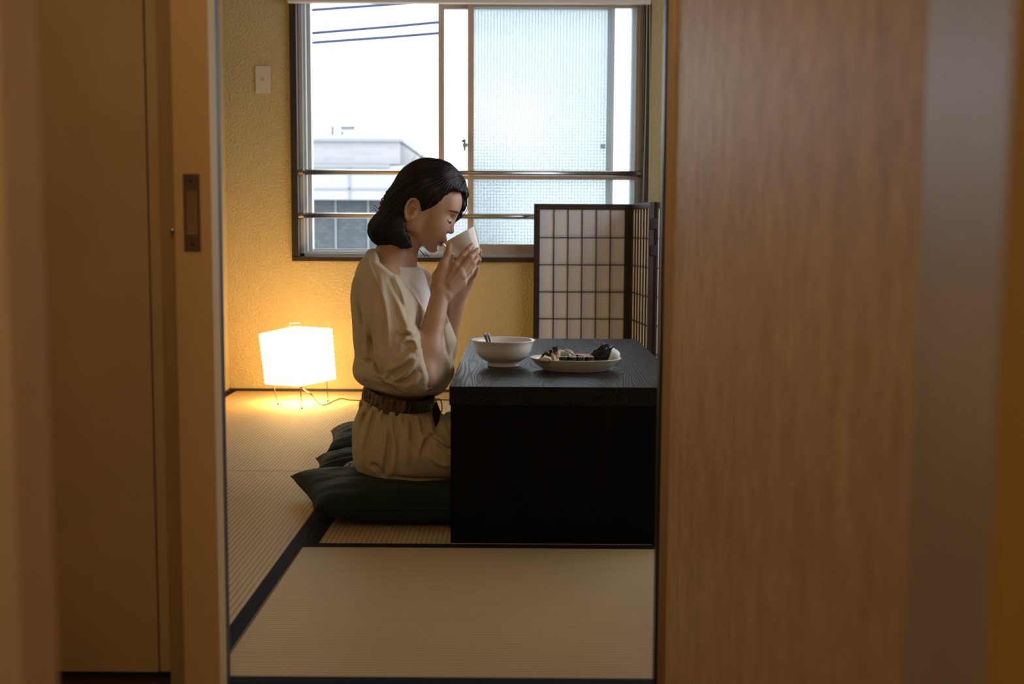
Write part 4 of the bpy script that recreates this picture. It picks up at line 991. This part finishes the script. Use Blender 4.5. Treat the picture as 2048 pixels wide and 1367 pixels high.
mb.tube(smooth_path(pts + [pts[0]], 6), .0018, 8)
obj('buckle_ring', mb, M['steel'], belt, smooth=True)
mb = MB(); a = [(858, 806, 3.068), (872, 804, 3.072), (882, 824, 3.072), (878, 842, 3.068), (871, 856, 3.058), (868, 838, 3.056), (862, 822, 3.062)]
q_ = [Vector(P(*p)) for p in a]; q2 = [v_ + Vector((0, .006, 0)) for v_ in q_]; n_ = len(q_)
mb.add(q_ + q2, [tuple(range(n_)), tuple(range(n_, 2 * n_))[::-1]] + [(i, (i + 1) % n_, n_ + (i + 1) % n_, n_ + i) for i in range(n_)])
obj('belt_tail', mb, M['belt_dark'], belt, bevel=.001)
# socks
for y_, px in ((3.31, 703), (3.20, 716)):
    S = Field((-.52, y_ - .06, .07), (-.34, y_ + .06, .20), .0035)
    S.cone(A(px, 945, y_), A(px + 34, 925, y_), .026, .030, .02); S.cone(A(px - 2, 938, y_), A(px + 8, 946, y_), .019, .022, .012)
    V, F = S.mesh(); obj('sock', (V, F), M['sock'], per, smooth=True)
# ------------------------------------------------------------------ tea cup in her hands
rc = Vector(P(918.5, 469, 3.205)); axd = Vector((.485, 0, -.875)).normalized()
fr = Matrix(((-axd.z * 1, 0, -axd.x, 0), (0, 1, 0, 0), (axd.x, 0, -axd.z, 0), (0, 0, 0, 1)))   # local +z points out of the rim
prof = [(.0225, -.070), (.0262, -.0705), (.0270, -.068), (.0285, -.0655), (.0345, -.052), (.0405, -.034), (.0462, -.014), (.0500, -.0012), (.0502, 0), (.0494, .0006), (.0484, -.001), (.0443, -.016), (.0385, -.034), (.0325, -.051), (.026, -.0615), (.012, -.0645), (.0005, -.065)]
fr = Matrix.Identity(4); zx = -axd; xx = Vector((.875, 0, .485)).normalized(); yy = zx.cross(xx)
fr = Matrix(((xx.x, yy.x, zx.x, 0), (xx.y, yy.y, zx.y, 0), (xx.z, yy.z, zx.z, 0), (0, 0, 0, 1)))
o = obj('tea_cup', MB().lathe(prof, rc, 72, frame=fr), M['ceramic'], origin=rc, smooth=True)
tag(o, 'small white cup tilted to the lips of the kneeling woman', 'cup')
# ------------------------------------------------------------------ noodle bowl and chopsticks
P0_ = P; SH = .052
P = lambda a, b, y: P0_(a, b, y - SH)
bc = Vector((P(1006.5, 735, 3.245).x, 3.247 - SH, tz + .0006))
prof = [(.040, 0), (.0432, 0), (.0440, .003), (.0425, .010), (.0470, .0135), (.0600, .020), (.0705, .031), (.0765, .044), (.0800, .057), (.0838, .0662), (.0872, .0695), (.0876, .0712), (.0866, .0722), (.0835, .0712), (.0785, .0655), (.0745, .055), (.0710, .044), (.0650, .033), (.0550, .0235), (.040, .0185), (.015, .0165), (.0005, .016)]
o = obj('soup_bowl', MB().lathe(prof, bc, 96), M['ceramic_warm'], origin=bc, smooth=True)
tag(o, 'large footed white bowl with flared rim on the black table', 'bowl')
for i, (a, b_) in enumerate((((969.0, 667), (1000, 706)), ((976.5, 667.5), (1003, 707)))):
    p0 = Vector(P(a[0], a[1], 3.128)); p1 = bc + Vector((-.030 + i * .006, .020 - i * .004, .0235))
    pr = p0.lerp(p1, .3); 
    o = obj('chopstick', MB().tube([p0, p0.lerp(p1, .02), p0.lerp(p1, .5), p1], [.0040, .0044, .0030, .0014], 12), mat('white_lacquer', (.88, .88, .92), .3), origin=p0, smooth=True)
    tag(o, ['white chopstick resting in the large bowl, the left one of the pair', 'white chopstick resting in the large bowl, the right one of the pair'][i], 'chopstick', 'pair of chopsticks in the bowl')
# ------------------------------------------------------------------ oval plate
SH = .066
pc = Vector((P(1150.5, 735, 3.18).x, 3.180 - SH, tz + .0006))
rot = Matrix.Rotation(R(-4), 4, 'Z')
def oval(q):
    return q
prof = [(.070, 0), (.0855, 0), (.0870, .0022), (.0890, .0038), (.1010, .0110), (.1120, .0210), (.1195, .0292), (.1220, .0312), (.1222, .0325), (.1205, .0330), (.1150, .0285), (.1060, .0180), (.0960, .0100), (.080, .0075), (.030, .0070), (.0005, .0068)]
def wp(q):
    k = abs(q.x) / .12; return q
o = obj('oval_plate', MB().lathe(prof, pc, 96, 1, .76, frame=rot, warp=wp), M['ceramic_warm'], origin=pc, smooth=True)
tag(o, 'white oval dish of sushi rolls and rice ball on the black table', 'plate')
def pz(px, py, y): return Vector(P(px, py, y))
# sushi rolls: cylinder with nori wall, rice top and filling
def roll(c, r, h, label, seed, tops):
    rs = random.Random(seed)
    c = Vector(c); base = Vector((c.x, c.y, c.z)); n = 40; vs = []; 
    pr = [(r * .55, 0), (r * .96, 0), (r, .002), (r * 1.0, h * .5), (r, h - .0015), (r * .965, h), (r * .93, h - .0018)]
    t = thing('sushi_roll', base, label, 'sushi roll', 'sushi rolls on the oval plate')
    def w_(q):
        a = math.atan2(q.y, q.x); k = 1 + .035 * math.sin(3 * a + seed); q.x *= k; q.y *= k; return q
    obj('nori_wrap', MB().lathe(pr, base, n, warp=w_), M['nori'], t, smooth=True)
    mb = MB(); 
    for i in range(60):
        a = rs.uniform(0, 6.28); rr = r * .84 * math.sqrt(rs.random()); th = rs.uniform(0, 3.14)
        mb.ell(base + Vector((rr * math.cos(a), rr * math.sin(a), h - .0015 + rs.uniform(-.0006, .0012))), (.0032, .0016, .0015), 8, Matrix.Rotation(th, 4, 'Z'))
    obj('rice', mb, M['rice'], t, smooth=True)
    mb = MB()
    for k in range(6): mb.ell(base + Vector((rs.uniform(-.4, .4) * r, rs.uniform(-.4, .4) * r, h + .0012)), (rs.uniform(.002, .004), .0025, .0022), 8, jit=.15)
    obj('filling', mb, tops, t, smooth=True)
pink = mat('pink_pickle', (.75, .22, .32), .4); beige = mat('pale_filling', (.75, .6, .42), .5); grn = varied('leaf_green', (.06, .16, .02), (.16, .30, .05), 90, .5)
zp = tz + .0085
def fl_(px, y, z=zp): 
    return Vector((P(px, 715, y).x, y - SH, z))
roll(fl_(1127, 3.128), .0122, .0325, 'black nori sushi roll standing on the oval plate, leftmost of the rolls', 1, grn)
roll(fl_(1145, 3.126), .0116, .0320, 'black nori sushi roll standing on the oval plate, second roll from the left', 2, beige)
roll(fl_(1162.5, 3.128), .0114, .0325, 'black nori sushi roll standing on the oval plate, third roll from the left', 3, pink)
roll(fl_(1180, 3.130), .0116, .0320, 'black nori sushi roll standing on the oval plate, nearest the rice ball', 4, beige)
roll(fl_(1154, 3.156), .0116, .0350, 'black nori sushi roll behind the front row, topped with pink pickle', 5, pink)
# rice ball: rounded triangle of rice with a nori sheet folded over it
Rb = Field((pc.x + .015, 3.02, tz), (pc.x + .150, 3.18, tz + .11), .0016)
def RP(px, py, y): return np.array(P(px, py, y))
yo = 3.165
for (a, b) in (((1194, 711), (1214, 700)), ((1214, 700), (1227.5, 710)), ((1194, 711), (1227.5, 710))):
    Rb.cone(RP(a[0], a[1], yo), RP(b[0], b[1], yo), .0145, .0145, .008, sy=1.25)
Rb.ell(RP(1214, 709, yo), (.019, .020, .017), .01)
base_f = Rb.f.copy()
sl, X, Y, Z = Rb.sub(Rb.lo, Rb.lo + (Rb.n - 1) * Rb.h)
Rb.f = (base_f + .0010 * np.sin(X * 1500 + 2 * np.sin(Z * 900)) * np.sin(Y * 1300 + 2 * np.sin(X * 700)) * np.sin(Z * 1400)).astype(np.float32)
V, F = Rb.mesh(); rt = thing('rice_ball', RP(1214, 722, yo), 'white triangular rice ball partly wrapped in black nori at the right end of the plate', 'rice ball')
obj('rice_body', (V, F), M['rice'], rt, smooth=True)
# nori shell = grown shape, cut by a slanted plane
Nf = Field(Rb.lo, Rb.lo + (Rb.n - 1) * Rb.h, Rb.h)
Nf.f = np.maximum(base_f - .0022, -(base_f - .0002)).astype(np.float32)
Nf.f = Nf.f - (.0005 * np.sin(X * 420 + Z * 300) * np.sin(Y * 300 + 2)).astype(np.float32)
a_ = RP(1226, 690, yo); b_ = RP(1213, 722, yo); d = (b_ - a_); nrm = np.array([-d[2], 0, d[0]]); nrm /= np.linalg.norm(nrm); 
if nrm[0] < 0: nrm = -nrm
Nf.f = np.maximum(Nf.f, ((X - a_[0]) * nrm[0] + (Z - a_[2]) * nrm[2] + 0 * Y)).astype(np.float32)
V, F = Nf.mesh(); obj('nori_wrap', (V, F), M['nori'], rt, smooth=True)
mb = MB(); fl = [RP(1184, 713, 3.135), RP(1192, 700, 3.14), RP(1203, 689.5, 3.15), RP(1218, 687.5, 3.155), RP(1231, 690.5, 3.16), RP(1224, 697, 3.137), RP(1214, 711, 3.128), RP(1200, 716, 3.125)]
fl = [Vector(p) for p in fl]; f2 = [p + Vector((.001, .004, -.0008)) for p in fl]; n_ = len(fl)
ctr = sum(fl, Vector()) / n_ + Vector((0, -.006, .002)); c2 = ctr + Vector((.001, .004, -.0008)); vs = fl + f2 + [ctr, c2]
fs = [(i, (i + 1) % n_, 2 * n_) for i in range(n_)] + [((i + 1) % n_ + n_, i + n_, 2 * n_ + 1) for i in range(n_)] + [(i, n_ + i, n_ + (i + 1) % n_, (i + 1) % n_) for i in range(n_)]
obj('nori_flap', MB().add(vs, fs), M['nori'], rt)
# salad
sal = thing('salad', fl_(1098, 3.14), 'heap of dark leaves with purple bits at the left end of the oval plate', 'salad')
rs = random.Random(8)
def leaf(mb, p, d, L_, w_, curl):
    d = Vector(d).normalized(); s_ = d.cross(Vector((0, 0, 1))).normalized(); up = s_.cross(d); vs = []; n = 8
    for i in range(n + 1):
        t = i / n; q = Vector(p) + d * L_ * t + up * (curl * math.sin(t * 3)); ww = w_ * math.sin(math.pi * min(.97, t * .9 + .08)) * (1 + .25 * math.sin(i * 2.3))
        for k, kk in ((-1, 1), (0, 0), (1, 1)):
            vs.append(q + s_ * ww * k + up * (kk * ww * .4 + rs.uniform(-.0006, .0006)))
    o_ = len(vs); vs += [v - up * .0006 for v in vs]
    fs = []
    for i in range(n):
        for k in (0, 1): fs += [(i * 3 + k, i * 3 + k + 1, i * 3 + k + 4, i * 3 + k + 3), tuple(o_ + q for q in (i * 3 + k + 3, i * 3 + k + 4, i * 3 + k + 1, i * 3 + k))]
    mb.add(vs, fs)
dk = MB(); bp_ = MB(); gr = MB()
for i in range(15):
    p = pz(rs.uniform(1094, 1118), rs.uniform(703, 713), rs.uniform(3.125, 3.165)); leaf(dk, p, (rs.uniform(-1, 1), rs.uniform(-1, .4), rs.uniform(.0, 1)), rs.uniform(.012, .022), rs.uniform(.004, .007), .003)
for i in range(7):
    p = pz(rs.uniform(1091, 1108), rs.uniform(708, 715), rs.uniform(3.115, 3.135)); leaf(bp_, p, (rs.uniform(-1, 1), -.5, rs.uniform(0, .8)), .012, .005, .002)
gr.tube(smooth_path([pz(1076, 719.5, 3.118), pz(1083, 714, 3.12), pz(1090, 707, 3.125)], 5), [.0018] * 5 + [.0028] * 5 + [.0034], 8)
for a_ in ((pz(1084, 714, 3.12), (.6, -.2, .8), .012, .0045, .002), (pz(1088, 712, 3.12), (.3, -.2, 1), .011, .004, .002)):
    g2 = MB(); leaf(g2, *a_); obj('green_leaf', g2, grn, sal, smooth=True)
obj('dark_leaf', dk, varied('dark_salad_leaf', (.010, .022, .010), (.03, .06, .02), 120, .4), sal, smooth=True)
obj('purple_leaf', bp_, varied('purple_leaf', (.10, .03, .08), (.22, .10, .18), 120, .45), sal, smooth=True)
obj('green_stem', gr, grn, sal, smooth=True)
# pickled vegetable pieces and onion, each a thing
def lump(name, lab, cat, pos, r, m_, seed, rot=0, group=None):
    o = obj(name, MB().ell(pos, r, 20, Matrix.Rotation(rot, 4, 'Y'), jit=.10), m_, origin=pos, smooth=True); tag(o, lab, cat, group); return o
prawn = varied('pale_pink_prawn', (.75, .40, .28), (.82, .66, .56), 150, .35, .3, .001, 300)
potato = varied('beige_vegetable', (.55, .45, .28), (.64, .54, .36), 80, .5)
radish = varied('white_radish', (.74, .72, .62), (.80, .79, .72), 80, .3)
lump('vegetable_wedge', 'beige vegetable wedge lying at the left front of the oval plate', 'vegetable', pz(1089, 719.5, 3.112), (.0165, .010, .0065), potato, 1, .1)
lump('prawn_piece', 'pale pink prawn piece standing just left of the leftmost roll', 'prawn', pz(1107, 714.5, 3.110), (.0058, .008, .0120), prawn, 2, -.25, 'prawn pieces on the plate')
lump('prawn_piece', 'pale pink prawn piece leaning behind the leftmost roll', 'prawn', pz(1115.5, 709, 3.122), (.0068, .008, .0115), prawn, 3, .2, 'prawn pieces on the plate')
on = thing('onion_salad', fl_(1130, 3.17), 'pale sliced onion heap with one curled strand behind the sushi rolls', 'onion')
mb = MB(); mb.tube(smooth_path([pz(1107, 711, 3.15), pz(1104.5, 702, 3.15), pz(1108, 698, 3.15), pz(1114, 699, 3.152), pz(1121, 703.5, 3.155)], 6), .0019, 8); obj('curled_strand', mb, radish, on, smooth=True)
mb = MB()
for i in range(12):
    a = (rs.uniform(1117, 1138), rs.uniform(703, 712), rs.uniform(3.15, 3.175)); mb.tube(smooth_path([pz(*a), pz(a[0] + 5, a[1] - rs.uniform(0, 4), a[2]), pz(a[0] + rs.uniform(8, 13), a[1] + 2, a[2])], 4), rs.uniform(.0018, .0035), 7)
mb.ell(pz(1126, 708, 3.165), (.020, .013, .010), 18, Matrix.Rotation(.3, 4, 'Y'), jit=.12)
leaf(mb, pz(1127, 700, 3.155), (1, -.1, -.35), .026, .007, .003)
obj('onion_slice', mb, radish, on, smooth=True)
# ------------------------------------------------------------------ light
w = bpy.data.worlds.new('overcast_sky'); bpy.context.scene.world = w; w.use_nodes = True
bg = w.node_tree.nodes['Background']; bg.inputs['Color'].default_value = (.91, .96, 1.0, 1); bg.inputs['Strength'].default_value = 3.6
pd = bpy.data.lights.new('window_portal', 'AREA'); pd.shape = 'RECTANGLE'; pd.size = wx1 - wx0; pd.size_y = wz1 - wz0
pd.cycles.is_portal = True
po = bpy.data.objects.new('window_portal', pd); C.objects.link(po); po.location = ((wx0 + wx1) / 2, YB + T + .02, (wz0 + wz1) / 2)
po.rotation_euler = (R(90), 0, R(180)) ; po.rotation_euler = (R(-90), 0, 0)
p2 = bpy.data.lights.new('side_window_portal', 'AREA'); p2.shape = 'RECTANGLE'; p2.size = ry1 - ry0; p2.size_y = rz1 - rz0; p2.cycles.is_portal = True
po2 = bpy.data.objects.new('side_window_portal', p2); C.objects.link(po2); po2.location = (XR + .12, (ry0 + ry1) / 2, (rz0 + rz1) / 2); po2.rotation_euler = (R(90), 0, R(90))
hl = bpy.data.lights.new('hall_ceiling_lamp', 'AREA'); hl.shape = 'DISK'; hl.size = .5; hl.energy = 5.2; hl.color = (1, .70, .34)
ho = bpy.data.objects.new('hall_ceiling_lamp', hl); C.objects.link(ho); ho.location = (.05, -.30, 1.75); ho.rotation_euler = (R(62), 0, R(12))
h2 = bpy.data.lights.new('hall_fill_light', 'POINT'); h2.shadow_soft_size = .12; h2.energy = 4.4; h2.color = (1, .73, .42)  # added fill to brighten the right door leaf and left panel, no real fixture
h2o = bpy.data.objects.new('hall_fill_light', h2); C.objects.link(h2o); h2o.location = (-.38, .95, 1.78)
vs_ = bpy.context.scene.view_settings; vs_.view_transform = 'Standard'; vs_.look = 'None'; vs_.gamma = 1; vs_.exposure = 0
bpy.context.scene.cycles.max_bounces = 10; bpy.context.scene.cycles.transmission_bounces = 8; bpy.context.scene.cycles.diffuse_bounces = 6
